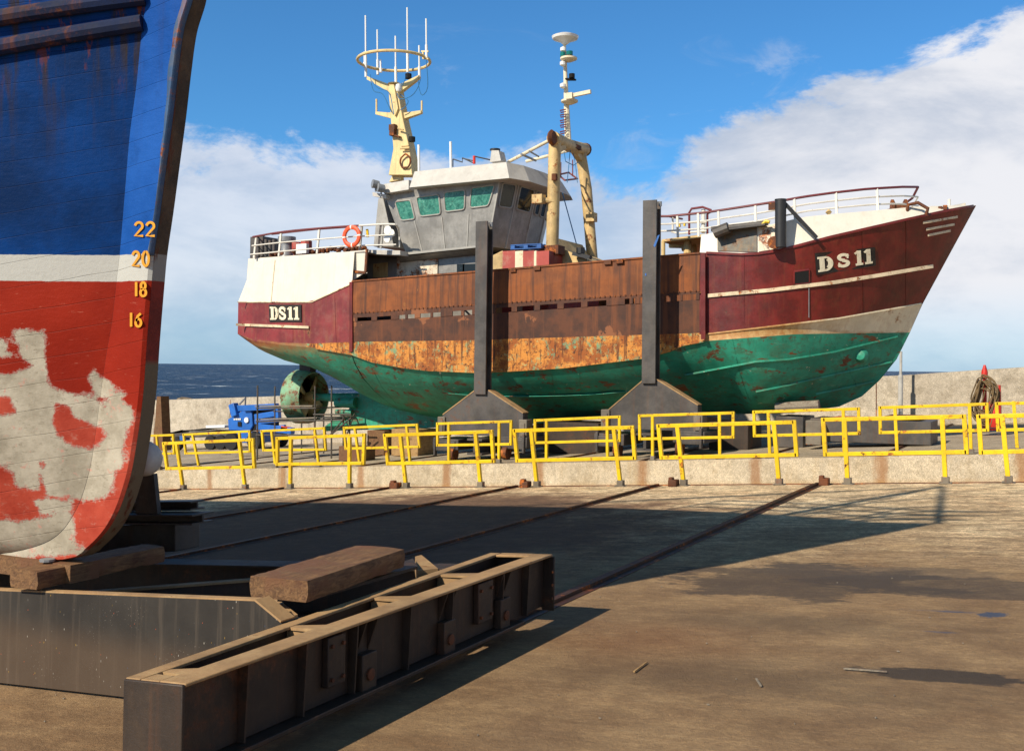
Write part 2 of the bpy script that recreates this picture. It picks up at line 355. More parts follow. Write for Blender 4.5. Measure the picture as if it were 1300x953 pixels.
m=M['hboot'];_n=Mt.__new__(Mt);_n.m=m;_n.t=m.node_tree;_n.N=_n.t.nodes;_n.b=_n.N['Principled BSDF'];_n.P=_n.N.new('ShaderNodeNewGeometry').outputs['Position'];_n._xyz=None
_old=_n.b.inputs['Base Color'].links[0].from_socket
_f=_n.math('MULTIPLY',_n.step(_n.addn(_n.xyz()[0],_n.mul(_n.noise(2.5,8,.75),3.2)),-3.4,-5.4),.9);_z=_n.step(_n.addn(_n.xyz()[2],_n.mul(_n.noise(3,8,.8),.5)),3.12,3.0)
_f=_n.maxi(_f,_n.mul(_z,.6))
_f=_n.mul(_f,_n.step(_n.xyz()[0],-9.4,-9.1))
_c=_n.mix(_n.step(_n.noise(4,8,.75),.42,.6),srgb('a8702e'),srgb('c09a5e'))
_n.L(_n.mix(_f,_old,_c),_n.b.inputs['Base Color'])
# rusty orange belt with leftovers of green paint
m=Mt('belt_orange');n=m.noise(1.6,10,.72);b=m.mix(m.step(n,.44,.56),srgb('94501a'),srgb('c98436'))
b=m.mix(m.step(m.noise(4.5,9,.78,m.vec((1,1,1.2))),.56,.63),b,srgb('a3a16c'));b=m.mix(m.mul(m.step(m.noise(2.3,9,.8,m.vec((1,1,.7),(4,2,1))),.55,.60),.8),b,srgb('5e9a78'))
b=m.mix(m.step(m.noise(1,6,.7,m.vec((9,9,.6))),.54,.64),b,srgb('5b3014'));b=m.mix(m.step(m.noise(11,8,.75),.54,.61),b,srgb('4d2a14'))
M['belt']=m.fin(b,.75,0,n,.4,.02)
m=Mt('belt_brown');n=m.noise(1.8,9,.68);b=m.mix(m.step(n,.35,.65),srgb('3c2114'),srgb('5c321a'))
b=m.mix(m.mul(m.step(m.noise(1,7,.62,m.vec((6,6,.4))),.5,.68),.8),b,srgb('6e3c1c'));b=m.mix(m.step(m.noise(1.1,8,.6,m.vec((1,1,.8),(7,0,3))),.62,.64),b,srgb('85502e'))
b=m.mix(m.step(m.noise(15,5,.8),.62,.7),b,srgb('2a1a12'));M['brown']=m.fin(b,.7,0,n,.4,.02)
m=Mt('rusted_bulwark');n=m.noise(1.2,9,.65);b=m.mix(m.step(n,.33,.67),srgb('653514'),srgb('8c4c1c'))
b=m.mix(m.mul(m.step(m.noise(1,7,.6,m.vec((5.5,5.5,.22))),.46,.64),.75),b,srgb('42261a'));b=m.mix(m.mul(m.step(m.noise(1,6,.7,m.vec((16,16,.5),(3,0,0))),.5,.7),.5),b,srgb('a0602c'))
b=m.mix(m.step(m.noise(1.5,9,.7,m.vec((1,1,.6),(2,2,9))),.63,.66),b,srgb('8a5726'));M['rplate']=m.fin(b,.72,0,n,.4,.02)

VC=32.2; U0=-26.2; UA=-20.87; UB=-9.1
DS=thing('fishing_trawler','rusty maroon, white and green steel trawler DS11 on cradles beyond the pit','trawler',(-15.5,VC,SL*-15.5))
def mini(name,mat_,fn,parent=DS,**k):
    mb=MB();fn(mb);return mb.build(name,mat_,parent,**k)
def Vside(b): return VC-b
def zline(tab,u,b):
    V=VC-b;z=3.0
    for _ in range(4):
        x,y=proj(u,V,z);py=interp(tab,x)
        z=at(x,py,V).z
    return z
# half breadth along the boat for the mid / stern part
def bmid(u):
    return interps([(-26.3,2.85),(-24.5,3.15),(-22.5,3.35),(-20,3.42),(-12,3.42),(-9.1,3.3)],u)
T_top_st=[(300,329.5),(318,328),(447,319),(470,317.5)]
T_mar_st=[(298,383),(395,383),(447,360),(470,350)]
T_kn=[(298,422),(318,432),(360,438),(399,441),(430,446.5),(447,449.5),(473,459),(513,466.5),(544,470),(602,472.5),(635,471.7),(715,467),(818,454.5),(850,446),(867,438.5),(895,433.3)]
T_belt=[(298,421),(318,430),(360,435),(399,436),(447,434),(590,432),(880,423),(900,422)]
T_bul=[(440,358.6),(640,343),(880,323),(900,321.5)]
T_prf=[(440,399),(590,388.4),(880,370.6),(900,369.5)]
T_sl1=[(440,403.5),(480,402),(590,394),(860,374.5),(900,372.5)]
T_sl2=[(440,408.5),(480,406.5),(590,400),(860,382),(900,379.5)]
T_mt=[(890,320.5),(941,322),(963,321.5),(990,317),(1020,309),(1054,300),(1152,277.5),(1200,267),(1240,260.5)]
T_bt=[(890,424.5),(918,422),(977,413.6),(1065,403.4),(1173,384.4),(1240,372)]
T_bb=[(890,433.6),(898,432.6),(1012,424),(1155,422),(1240,421)]
T_wt=[(890,298.5),(905,295.5),(960,289),(986,283.5),(1020,275.5),(1060,271.5),(1120,266.5),(1160,262.5),(1190,261.5),(1240,260)]
STEM=[(1239,261),(1171,386),(1155,422),(1138,456),(1117,482),(1094,503),(1065,516),(1035,520),(1000,522)]
STEMW=[at(x,y,VC) for x,y in STEM]
# keel / centreline profile  z(u)
KEEL=[(-26.3,1.75),(-25.0,1.75),(-23.8,1.45),(-22.8,.95),(-21.8,.35),(-20.6,.05),(-19,-.12),(-16,-.06),(-10,.32),(-6.6,.56)]
KEEL[0]=(-26.3,at(308,430,Vside(2.6)).z);
def keel(u): return interps(KEEL,u)
def low(u,k,b,zk):                          # k-th point of the section below the knuckle
    K=keel(u);fs=[(1,0),(.93,.18),(.80,.40),(.60,.62),(.36,.82),(.15,.95),(.045,1)]
    if u<-21:                               # flat counter above the propeller
        w=min(1,(-21-u)/3.5);gs=[(1,0),(.97,.25),(.88,.5),(.68,.72),(.42,.88),(.2,.97),(.045,1)]
        f=tuple(a*(1-w)+g*w for a,g in zip(fs[k],gs[k]))
    else:f=fs[k]
    return b*f[0],zk+(K-zk)*f[1]
hull=MB()
def both(rings,mi):                          # rings: list over stations of list of (u,b,z)
    for s in(1,-1):hull.loft([[Vector((u,VC-s*b,z)) for u,b,z in r] for r in rings],mi)
NS=26
# stern
st=[U0+(UA-U0)*i/14 for i in range(15)]
def sternb(u,z):
    b=bmid(u)
    return b-.10*max(0,z-4.2)*min(1,(UA-u)/2)-.0
ringsA=[];ringsB=[];ringsC=[];ringsD=[]
for i,u in enumerate(st):
    b=bmid(u);zt=zline(T_top_st,u,b-.1);zm=zline(T_mar_st,u,b);zk=zline(T_kn,u,b);zb=zline(T_belt,u,b)
    rake=(.42 if i==0 else 0)
    lean=lambda z:max(0,(z-zm)*.42) if i==0 else 0
    ringsA.append([(u+(.40*(1-i/14) if False else lean(z)),b-.12*(z-zm)/(zt-zm),z) for z in(zt,(zt+zm)/2,zm)])
    ringsB.append([(u,b,zm),(u,b,(zm+zb)/2),(u+(.0),b,max(zb,zk+.02))])
    zc_=min(zb,max(zb,zk+.02)) if u<-22.9 else zb
    zc_=max(zc_,zk+.02);ringsC.append([(u,b,zc_),(u,b,zk)])
    ringsD.append([(u+(.12*k if i==0 else 0),)+low(u,k,b,zk) for k in range(7)])
both(ringsA,0);both(ringsB,6);both([r for r in ringsC if r[0][0]<-22.6],2);both([r for r in ringsC if r[0][0]>-23.0],4);both(ringsD,2)
# transom
rr=[p for p in ringsA[0]]+ringsB[0][1:]+ringsC[0][1:]+ringsD[0][1:]
for a,bp in zip(rr,rr[1:]):
    hull.add([Vector((a[0],VC-a[1],a[2])),Vector((bp[0],VC-bp[1],bp[2])),Vector((bp[0],VC+bp[1],bp[2])),Vector((a[0],VC+a[1],a[2]))],[(0,1,2,3)],0 if a[2]>ringsA[0][2][2]+.01 else (6 if a[2]>ringsB[0][2][2]+.01 else 2))
# middle: brown strip below the slots, orange belt, bottom
md=[UA+(UB-UA)*i/NS for i in range(NS+1)]
rB=[];rC=[];rD=[]
for i,u in enumerate(md):
    b=bmid(u);zs=zline(T_sl2,u,b);zk=zline(T_kn,u,b);zb=zline(T_belt,u,b)
    rB.append([(u,b,zs),(u,b,(zs+zb)/2),(u,b,zb)]);rC.append([(u,b,zb),(u,b,(zb+zk)/2),(u,b,zk+.03),(u,b-.03,zk)])
    rD.append([(u,)+low(u,k,b-.03,zk) for k in range(7)])
both(rB,3);both(rC,4);both(rD,2)
# bow: each line ends on the stem
def bowshape(s,p,q):
    return math.sin(math.pi/2*min(1,max(0,s)))**p if s<1 else 1
def endU(idx): return STEMW[idx]
def bowline(tab,stem,p,b0,zfix=None,n=22,lo=None):
    pts=[]
    L=stem.x-UB
    for i in range(n+1):
        t=i/n;t=1-(1-t)**1.25;u=UB+L*t
        s=(stem.x-u)/L
        b=b0*bowshape(s*1.18,p,0)
        b=max(b,.03)
        if tab:z=zline(tab,u,b)
        else:
            e=t**1.6;z=lo(u)*(1-e)+stem.z*e
        pts.append((u,b,z))
    pts[-1]=(stem.x,.03,stem.z)
    return pts
bB=bmid(UB)
zk0=zline(T_kn,UB,bB)
L0=bowline(T_mt,STEMW[0],.72,bB)
Lw=bowline(T_wt,Vector((-2.5,VC,STEMW[0].z+.02)),.74,bB-.12)
Lw=[(a[0],max(.02,a[1]-.0),max(a2[2]+.01,a[2])) for a,a2 in zip(Lw,L0)]
L2=bowline(T_bt,STEMW[1],.92,bB)
L3=bowline(T_bb,STEMW[2],1.0,bB)
def midl(A,B,n):
    return [[tuple(x+(y-x)*(k/n)-(0.10*math.sin(math.pi*k/n)*min(1,2*(1-j/len(A)))*j/len(A) if c==1 else 0) for c,(x,y) in enumerate(zip(a,b))) for k in range(n+1)] for j,(a,b) in enumerate(zip(A,B))]
both(midl(L0,L2,5),1)
both(midl(L2,L3,2),5)
both([[w,tuple((x+y)/2 for x,y in zip(w,a)),a] for w,a in zip(Lw,L0)],0)
lowL=[L3]
ends=[3,4,5,6,7]
for k in range(1,7):
    b0,z0=low(UB,k,bB-.03,zk0);FS=[1,.93,.80,.60,.36,.15,.045];FF=[1,.975,.92,.83,.68,.42,.10]
    stem=STEMW[min(k+2,8)] if k<6 else STEMW[8]
    fn=(lambda k:lambda u:low(u,k,bmid(min(u,UB)),zk0)[1])(k)
    LL=bowline(None,stem,1.0+.06*k,b0,lo=fn)
    nn=len(LL)-1;LL=[(a,max(.03,b*(1+(FF[k]/FS[k]-1)*max(0,min(1,(j/nn-.08)/.30))**1.0*(3-2*max(0,min(1,(j/nn-.08)/.30)))*max(0,min(1,(j/nn-.08)/.30)))),c) for j,(a,b,c) in enumerate(LL)]
    lowL.append(LL)
both([[l[i] for l in lowL] for i in range(len(L3))],2)
# keel sole
HV=hull
hullob=hull.build('hull',[M['hwhite'],M['hmaroon'],M['hgreen'],M['brown'],M['belt'],M['hboot'],M['hmfade']],DS,angle=28)
# ---- ray casts onto the near side of the hull for everything fixed to it
_bm=bmesh.new();_bm.from_mesh(hullob.data);BV=BVHTree.FromBMesh(_bm);_bm.free();_o=rootloc(hullob)
def on(px,py,off=.02,V0=29.0):
    """point on the near side of the hull seen at that place of the photograph, lifted off the plate by off"""
    r=Vector(ray(px,py)).normalized();h=BV.ray_cast(Vector((0,0,EYE))-_o,r)
    if h[0] is None:return at(px,py,V0)
    return h[0]+_o-r*off
def strip(name,pts,mat_,h,proud,parent):
    """flat bar fixed along the plating"""
    mb=MB();P=[on(x,y,.0) for x,y in pts];rings=[]
    for p in P:rings.append([p+Vector((0,.02,-h/2)),p+Vector((0,-proud,-h/2)),p+Vector((0,-proud,h/2)),p+Vector((0,.02,h/2))])
    mb.loft(rings,closed=True,capa=True,capb=True);return mb.build(name,mat_,parent,bevel=0)
def dens(pts,n=8):
    out=[]
    for a,b in zip(pts,pts[1:]):out+=[(a[0]+(b[0]-a[0])*i/n,a[1]+(b[1]-a[1])*i/n) for i in range(n)]
    return out+[pts[-1]]
strip('rubbing_stripe',dens([(899,375.5),(977,368.5),(1060,358.5),(1120,349),(1185,338)]),M['cream'],.10,.05,DS)
strip('rubbing_stripe',dens([(301,412),(393,415.5)]),M['cream'],.085,.06,DS)
strip('sheer_edge',dens([(897,321),(941,323),(963,322),(990,317.8),(1020,310),(1054,301),(1152,278.5),(1200,268),(1236,261.6)]),M['hmaroon'],.07,.04,DS)
strip('knuckle_edge',dens([(402,442),(447,449.5),(473,459),(513,466.3),(544,469.8),(602,472.2),(635,471.4),(715,466.5),(818,454),(850,445.6),(867,438),(894,433)]),M['belt'],.05,.05,DS)
strip('boot_edge',dens([(898,424),(977,414.5),(1065,404),(1170,385.4)]),M['hboot'],.04,.03,DS)
for pts in ([(1002,456),(1060,446.5),(1140,427)],[(1012,486),(1070,473),(1133,459)],[(1036,500),(1075,492),(1110,484)],[(960,497),(1000,489),(1012,486)],[(870,476),(960,459),(1002,456)]):
    strip('spray_rail',dens(pts),M['hgreen'],.05,.06,DS)
for pts in ([(1172,283),(1216,275.5)],[(1176,291.5),(1212,285)],[(1178,299),(1207,293)]):
    strip('bow_vane',dens(pts),M['cream'],.06,.04,DS)
# bilge keel catching light
bk=MB();rings=[]
for i in range(19):
    x=562+(808-562)*i/18;y=interps([(562,499),(620,502.5),(690,503),(760,500.5),(808,496)],x)
    p=on(x,y,0);w=.16*min(1,i/2,(18-i)/2)+.01;rings.append([p+Vector((0,.05,-.02)),p+Vector((0,-w,.0)),p+Vector((0,-w,.02)),p+Vector((0,.05,.02))])
bk.loft(rings,closed=True,capa=True,capb=True).build('bilge_keel',M['hgreen'],DS)
st_=MB();st_.lathe(on(1093,451,-.05),[(.01,-.2),(.13,-.16),(.2,-.05),(.21,.02)],(0,1,0),16).build('thruster_boss',M['hgreen'],DS)
for x,y in((1033,473),(1100,473),(998,388)):pass
for pts in ([(930,430),(938,470),(950,505)],[(470,463),(484,490),(505,515)],[(560,476),(566,500)],[(700,474),(704,500)],[(735,472),(738,500)]):
    strip('plate_seam',dens(pts,5),M['hgreen'],.012,.008,DS)
for pts in ([(945,325),(945,421)],[(1094,292),(1096,398)],[(1150,280),(1150,388)],[(372,386),(372,434)],[(425,374),(427,440)]):
    strip('plate_seam',dens(pts,5),M['hmaroon'] if pts[0][0]>800 else M['hmfade'],.02,.010,DS)
# weld seams on the bow
for pts in ([(1049,424),(1060,440),(1075,465),(1090,492)],):
    strip('plate_seam',dens(pts,5),M['hgreen'],.015,.01,DS)
# dark square freeing port at the bow
fp=MB();P=[on(x,y,.03) for x,y in((1008,344.5),(1027,342),(1027,358.5),(1008,360.5))]
fp.add(P,[(0,1,2,3)]);fpo=fp.build('hawse_opening',M['black'],DS,smooth=False,solid=.03)
fr=MB()
for a,b in zip(P,P[1:]+P[:1]):fr.bar(a,b,.05,.03,(0,1,0))
fr.build('hawse_frame',M['hmaroon'],DS)
strip('hull_wire',[(1026,361),(1026,402)],M['galv'],.01,.01,DS) if False else None
w=MB();w.tube(on(1027,359,.03),on(1027,403,.04),.012);w.build('lead_wire',M['galv'],DS)
# ---- rusty bulwark of the working deck, with freeing slots
slots_px=[(454,472),(479,497),(507,515),(518,527),(534,547),(550,560),(575,586),(590,600),(630,650),(657,679),(686,708),(716,738),(746,770),(793,799),(803,806),(812,816),(842,850),(858,863),(865,882)]
xs=[]
for i in range(61):
    xs.append(UA+(UB-UA)*i/60)
def upx(x): return at(x,395,VC-3.42).x
cuts=sorted(set([round(q,3) for q in xs]+[round(upx(v),3) for s in slots_px for v in s]))
cuts=[c for c in cuts if UA-.01<=c<=UB+.01]
for s in(1,-1):
    bw=MB();prev=None;col=[]
    for u in cuts:
        b=bmid(u);zt=zline(T_bul,u,b);zp=zline(T_prf,u,b);z1=zline(T_sl1,u,b);z2=zline(T_sl2,u,b)
        col.append([Vector((u,VC-s*bb,z)) for bb,z in((b-.02,zt),(b,(zt+zp)/2),(b,zp),(b,z1),(b,z2))])
    for a,bb in zip(col,col[1:]):
        um=(a[0].x+bb[0].x)/2
        hole=any(upx(l)<um<upx(r) for l,r in slots_px)
        for k in range(4):
            if k==3 and hole:continue
            bw.add([a[k],bb[k],bb[k+1],a[k+1]],[(0,1,2,3)],1 if k>=2 else 0)
    bw.build('bulwark',[M['rplate'],M['brown']],DS,solid=.035,smooth=False)
strip('perforated_ledge',dens([(447,400.5),(590,389.6),(880,371.8),(893,371)],12),M['rustdark'],.05,.07,DS)
tb=MB();tb.loft([[Vector((u,VC-bmid(u)-.02,zline(T_prf,u,bmid(u))+a)) for a in(.0,.012)] for u in md])
for i in range(74):
    t=i/73;u=UA+.1+(UB-UA-.2)*t;b=bmid(u);z=zline(T_prf,u,b);tb.box((u,VC-b-.035,z+.02),(.035,.02,.045))
tb.build('ledge_teeth',M['rust'],DS)
for s in(1,-1):
    tp=MB();rings=[]
    for u in md:
        b=bmid(u);z=zline(T_bul,u,b);c=Vector((u,VC-s*(b-.02),z));rings.append([c+Vector((0,-.05,0)),c+Vector((0,.05,0)),c+Vector((0,.05,.05)),c+Vector((0,-.05,.05))])
    tp.loft(rings,closed=True,capa=True,capb=True)
    tp.build('bulwark_rail',M['rplate'],DS)
bs=MB()
for x in (446,893):
    bs=MB()
    p0=on(x,interp(T_bul,x)+2,0) if False else at(x,interp(T_bul,x),VC-3.43)
    bs.bar(p0,at(x,interp(T_kn,x)-3,VC-3.44),.12,.06,(0,1,0))
    bs.build('bulwark_end_post',M['hmaroon'],DS)
for x in (652,681,772,785):
    pass
for x0,x1 in ((648,655),(678,686),(767,776),(782,791)):
    p=at(x0,interp(T_bul,x0)+1,VC-3.46);q=at(x1,interp(T_bul,x1)+1,VC-3.46);hb=MB();hb.bar(p,q,.06,.12);hb.build('rail_hook',M['rust'],DS)
# decks
dk=MB()
def deck(us,zf,inset,mi=0):
    rings=[]
    for u in us:
        b=bmid(u)-inset;z=zf(u);rings.append([Vector((u,VC-b,z)),Vector((u,VC,z+.05)),Vector((u,VC+b,z))])
    dk.loft(rings,mi)
deck(md,lambda u:zline(T_sl2,u,bmid(u))-.14,.03)
deck([U0+.6,-24,-22.5,-20.5],lambda u:zline(T_top_st,u,bmid(u)-.1)-.03,.14)
dk.loft([[Vector((a[0],VC-a[1],a[2])),Vector((a[0],VC,a[2]+.08)),Vector((a[0],VC+a[1],a[2]))] for a in Lw],1)
dk.build('deck',[M['rust'],M['hwhite']],DS)
# forward extension of the white poop side, with its rust edge
pf=MB();pf.add([at(445,319,29.0),at(466,317.5,29.0),at(464,346,29.0),at(445,358,29.0)],[(0,1,2,3)]);pf.build('poop_wing',M['hwhite'],DS,solid=.05,smooth=False)
pe=MB();pe.bar(at(466,316,28.97),at(464,346,28.97),.08,.06,(0,1,0));pe.bar(at(444,342,28.93),at(444,362,28.93),.12,.08,(0,1,0));pe.bar(at(444,344,28.95),at(464,346,28.95),.06,.08)
pe.build('poop_bracket',M['rust'],DS)
sm=MB();sm.bar(on(349,330,.01),on(344,383,.01),.03,.03,(0,1,0));sm.build('welded_seam',M['hboot'],DS)
# maroon margin along white paint
strip('paint_edge',dens([(302,383.5),(396,383.5),(444,361.5)]),M['cream'],.03,.03,DS)
# forward bulkhead of well deck
fb=MB();fb.box((-8.95,VC,4.3),(.08,5.9,1.6));fb.build('bulkhead',M['whiterust'],DS)
M['hatch']=painted('hatch_paint','57554c',.5,3,.5,.3,.55,.6,rcol=srgb('8a5c30'),dirtcol='7d6a48')
# whaleback side panels
wb=MB();wb.add([on(x,y,.03) for x,y in((911,293),(961,289.5),(961,320),(911,318.5))],[(0,1,2,3)]);wb.build('hatch_panel',M['hatch'],DS,solid=.03,smooth=False)
wr=MB();wr.add([on(x,y,.025) for x,y in((963,289),(985,284.5),(985,316),(963,319.5))],[(0,1,2,3)]);wr.build('rusty_panel',M['whiterust'],DS,solid=.02,smooth=False)
pl=MB();pl.bar(at(905,294,28.75),at(972,285.5,28.9),.3,.05);pl.tube(at(903,291,28.7),at(975,283,28.85),.07);pl.tube(at(907,296,28.7),at(925,289,28.7),.16)
pl.build('stowed_boom',M['blacksteel'],DS)
yh=MB();yh.path([at(968,285,28.8),at(972,281,28.8),at(977,282,28.8)],.05);yh.build('boom_hook',M['yellow'],DS)
# round bollard post with strut standing at the ship's side
bp=MB();bp.tube(at(991,314,28.75),at(991,254,28.75),.15,n=16);bp.tube(at(991,254,28.75),at(991,253,28.75),.16,n=16)
bp.build('derrick_post',M['blacktube'],DS)
bp=MB();bp.bar(at(996,258,28.8),at(1037,302,29.1),.09,.09);bp.build('derrick_strut',M['blacktube'],DS)
bp=MB();bp.box(at(980,262,28.75),(.18,.06,.2));bp.build('post_lug',M['rust'],DS)
bp=MB();bp.lathe(at(983,308,28.7),[(.17,-.05),(.17,.05)],(0,1,0));bp.build('post_bracket',M['rust'],DS)
# anchor pocket / fairlead at the bow
fl=MB();q=on(1163,268,.1);fl.path([q+Vector((-.25,0,-.1)),q+Vector((-.2,-.03,.18)),q+Vector((.05,-.03,.22)),q+Vector((.3,0,.05)),q+Vector((.25,0,-.12))],.05);fl.build('fairlead',M['rust'],DS)
fl=MB()
for x in(1187,1194,1200):fl.box(at(x,267-(x-1187)*.25,31.3),(.1,.2,.12))
fl.build('deck_cleat',M['rust'],DS)
an=MB();an.lathe(at(1141,264,33.2),[(.25,-.22),(.25,-.15),(.14,-.1),(.14,.1),(.25,.15),(.25,.22)],(1,.3,0));an.build('anchor_windlass',M['rust'],DS)
an=MB();an.tube(at(1205,262,32.2),at(1205,253,32.2),.04);an.build('jack_post',M['hwhite'],DS)

# ---- lettering boards
def stroke(mb,pts,w,P,closed=False):
    """flat ribbon stroke; P maps (x,y) to a 3-D point"""
    n=len(pts);L=[];R=[]
    for i in range(n):
        a=pts[(i-1)%n] if (closed or i>0) else pts[i];b=pts[(i+1)%n] if(closed or i<n-1) else pts[i]
        dx,dy=b[0]-a[0],b[1]-a[1];l=math.hypot(dx,dy) or 1;nx,ny=-dy/l*w/2,dx/l*w/2
        L.append((pts[i][0]+nx,pts[i][1]+ny));R.append((pts[i][0]-nx,pts[i][1]-ny))
    N=n if closed else n-1
    vs=[P(*q) for q in L]+[P(*q) for q in R]
    mb.add(vs,[(i,(i+1)%n,n+(i+1)%n,n+i) for i in range(N)])
def arc(cx,cy,rx,ry,a0,a1,n=14):return [(cx+rx*math.cos(math.radians(a0+(a1-a0)*i/n)),cy+ry*math.sin(math.radians(a0+(a1-a0)*i/n))) for i in range(n+1)]
def slab(mb,ch,x0,P,w=.62,t=.17,st=.24):
    Q=lambda x,y:P(x0+x,y)
    if ch=='D':
        stroke(mb,[(st/2+.06,0),(st/2+.06,1)],st,Q);stroke(mb,[(-.03,t*.4),(.4,t*.4)],t*.8,Q);stroke(mb,[(-.03,1-t*.4),(.4,1-t*.4)],t*.8,Q)
        stroke(mb,[(.3,t*.4)]+arc(.36,.5,.28,.5-t*.4,-90,90)+[(.3,1-t*.4)],t*.8,Q);stroke(mb,arc(.36,.5,.24,.36,-60,60),st,Q)
    if ch=='S':
        stroke(mb,arc(.32,.73,.23,.19,10,270,14)+arc(.32,.27,.24,.19,90,-170,14),.2,Q)
        stroke(mb,[(.55,.62),(.55,.95)],.09,Q);stroke(mb,[(.08,.05),(.08,.36)],.09,Q)
    if ch=='1':
        stroke(mb,[(.22,0),(.22,1)],st,Q);stroke(mb,[(.0,t*.4),(.44,t*.4)],t*.8,Q);stroke(mb,[(-.02,.80),(.2,.96)],.13,Q)
def board(name,q,txt,sp,margin=.14,flip=0):
    # q: corners tl, tr, br, bl in photo pixels
    mb=MB();vs=[on(x,y,.03) for x,y in q];mb.add(vs,[(0,1,2,3)]);o=mb.build(name,M['board'],DS,solid=.03,smooth=False)
    W=sum(s for s in sp)
    for ch,(xa,ya,yb,sc) in txt:
        l=MB()
        def P(x,y,xa=xa,ya=ya,yb=yb,sc=sc):
            s=(xa+x*sc);t=ya+(yb-ya)*y
            a=vs[3]+(vs[2]-vs[3])*s;b=vs[0]+(vs[1]-vs[0])*s
            return a+(b-a)*t+Vector((0,-.03,0))
        slab(l,ch,0,P)
        lo=l.build('letter' if ch in 'DS' else 'numeral',M['letter'],o,solid=.015,smooth=False)
M['board']=painted('name_board','191613',.2,3,.1,.2,.6,.3)
M['letter']=painted('cream_letter','e6dcc0',.22,4,.25,.06,.5,.2)
board('number_board',[(341.6,386.8),(382.6,386.8),(383,408.6),(342.4,408.6)],[('D',(.05,.12,.88,.36)),('S',(.32,.12,.88,.34)),('1',(.60,.12,.88,.36)),('1',(.79,.12,.88,.36))],[1])
board('number_board',[(1034.5,321.5),(1110.6,314),(1111.8,337),(1036.5,349)],[('D',(.05,.10,.80,.34)),('S',(.37,.16,.84,.31)),('1',(.67,.14,.90,.28)),('1',(.83,.14,.92,.28))],[1])

# ---- wheelhouse
def zat(px,py,V):return at(px,py,V).z
zt=zat(632,231,30.2);zb=zat(614,313,30.3)
top=[(-20.6,30.2),(-16.15,30.2),(-15.88,31.0),(-15.8,32.2),(-15.88,33.4),(-16.15,34.2),(-20.6,34.2)]
bot=[(-19.75,30.3),(-16.62,30.3),(-16.38,31.05),(-16.3,32.2),(-16.38,33.35),(-16.62,34.1),(-19.75,34.1)]
zta=zat(484,250,30.2);zba=zat(510,323,30.3)
TZ=[zta,zt,zt,zt,zt,zt,zta];BZ=[zba,zb,zb,zb,zb,zb,zba]
TP=[Vector((u,v,z+.1)) for (u,v),z in zip(top,TZ)];BP=[Vector((u,v,z)) for (u,v),z in zip(bot,BZ)]
wh=MB();wh.loft([BP,TP],closed=True,capa=True,capb=True);wh.build('wheelhouse',M['greyhouse'],DS,smooth=False)
def facet(i):
    j=(i+1)%7;return BP[i],BP[j],TP[j],TP[i]
def window(f,s0,s1,t0,t1,glass,skew=0,frame=.05,sk0=0):
    a,b,c,d=f;nrm=((b-a).cross(d-a)).normalized()
    if nrm.dot(Vector((0,0,0))-a)<0:nrm=-nrm
    B=lambda s,t:(a+(b-a)*s)*(1-t)+(d+(c-d)*s)*t
    q=[B(s0,t0),B(s1,t0),B(s1+skew,t1),B(s0+sk0,t1)]
    mb=MB();cen=sum(q,Vector())/4
    ring=[]
    for k in range(4):                       # rounded corners
        p,pa,pb=q[k],q[k-1],q[(k+1)%4];r=.09
        va=(pa-p).normalized()*r;vb=(pb-p).normalized()*r
        for w_ in(0,.5,1):
            ring.append((p+va)*(1-w_)**2+p*2*w_*(1-w_)+(p+vb)*w_**2)
    mb.add([p+nrm*.015 for p in ring],[tuple(range(len(ring)))])
    o=mb.build('window',glass,DS,smooth=False)
    fr=MB();fr.path([p+nrm*.02 for p in ring],frame*.55,6,closed=True);fr.build('window_frame',M['framegrey'],o)
M['framegrey']=painted('frame_grey','a3a19a',.15,4,.1,.08,.45,.15)
def sx(px,py=255):   # fraction along the near side facet
    a,b,c,d=facet(0);tt=(at(px,py,30.25).x)
    z=at(px,py,30.25).z;t=(z-zb)/(zt-zb);l=a.x+(d.x-a.x)*t;r=b.x+(c.x-b.x)*t;return (tt-l)/(r-l)
f0=facet(0)
for x0,x1,yt,yb,sk in((505,524.5,249,275,0),(531,559,244.5,270.5,-.01),(565,591,240,266,-.008),(598.5,627,236,262.5,.03)):
    zlo=at((x0+x1)/2,yb,30.25).z;zhi=at((x0+x1)/2,yt,30.25).z
    t0=(zlo-zb)/(zt+.1-zb)+.01;t1=(zhi-zb)/(zt+.1-zb)-.0
    ym=(yt+yb)/2
    window(f0,sx(x0,ym),sx(x1-(4 if sk>.02 else 0),ym),t0,t1,M['film'],sk if sk>.02 else 0)
window(facet(1),.16,.88,.60,.95,M['glass'],0);window(facet(2),.12,.86,.60,.95,M['glass']);window(facet(3),.14,.46,.60,.95,M['glass']);window(facet(3),.56,.90,.60,.95,M['glass']);window(facet(4),.15,.85,.6,.95,M['glass'])
# panel joints on the near side of the wheelhouse
for x in(527,561.5,594.5):
    s_=sx(x,280);a,b,c,d=facet(0)
    lo_=a+(b-a)*s_;hi_=d+(c-d)*(s_+.0);mini('panel_joint',M['framegrey'],lambda m:m.bar(lo_+Vector((0,-.012,.02)),lo_+(hi_-lo_)*.52+Vector((0,-.012,0)),.035,.02,(0,1,0)))
for i in(1,2,3,4):mini('corner_bead',M['framegrey'],lambda m:m.bar(BP[i],TP[i],.05,.05,(0,1,0)))
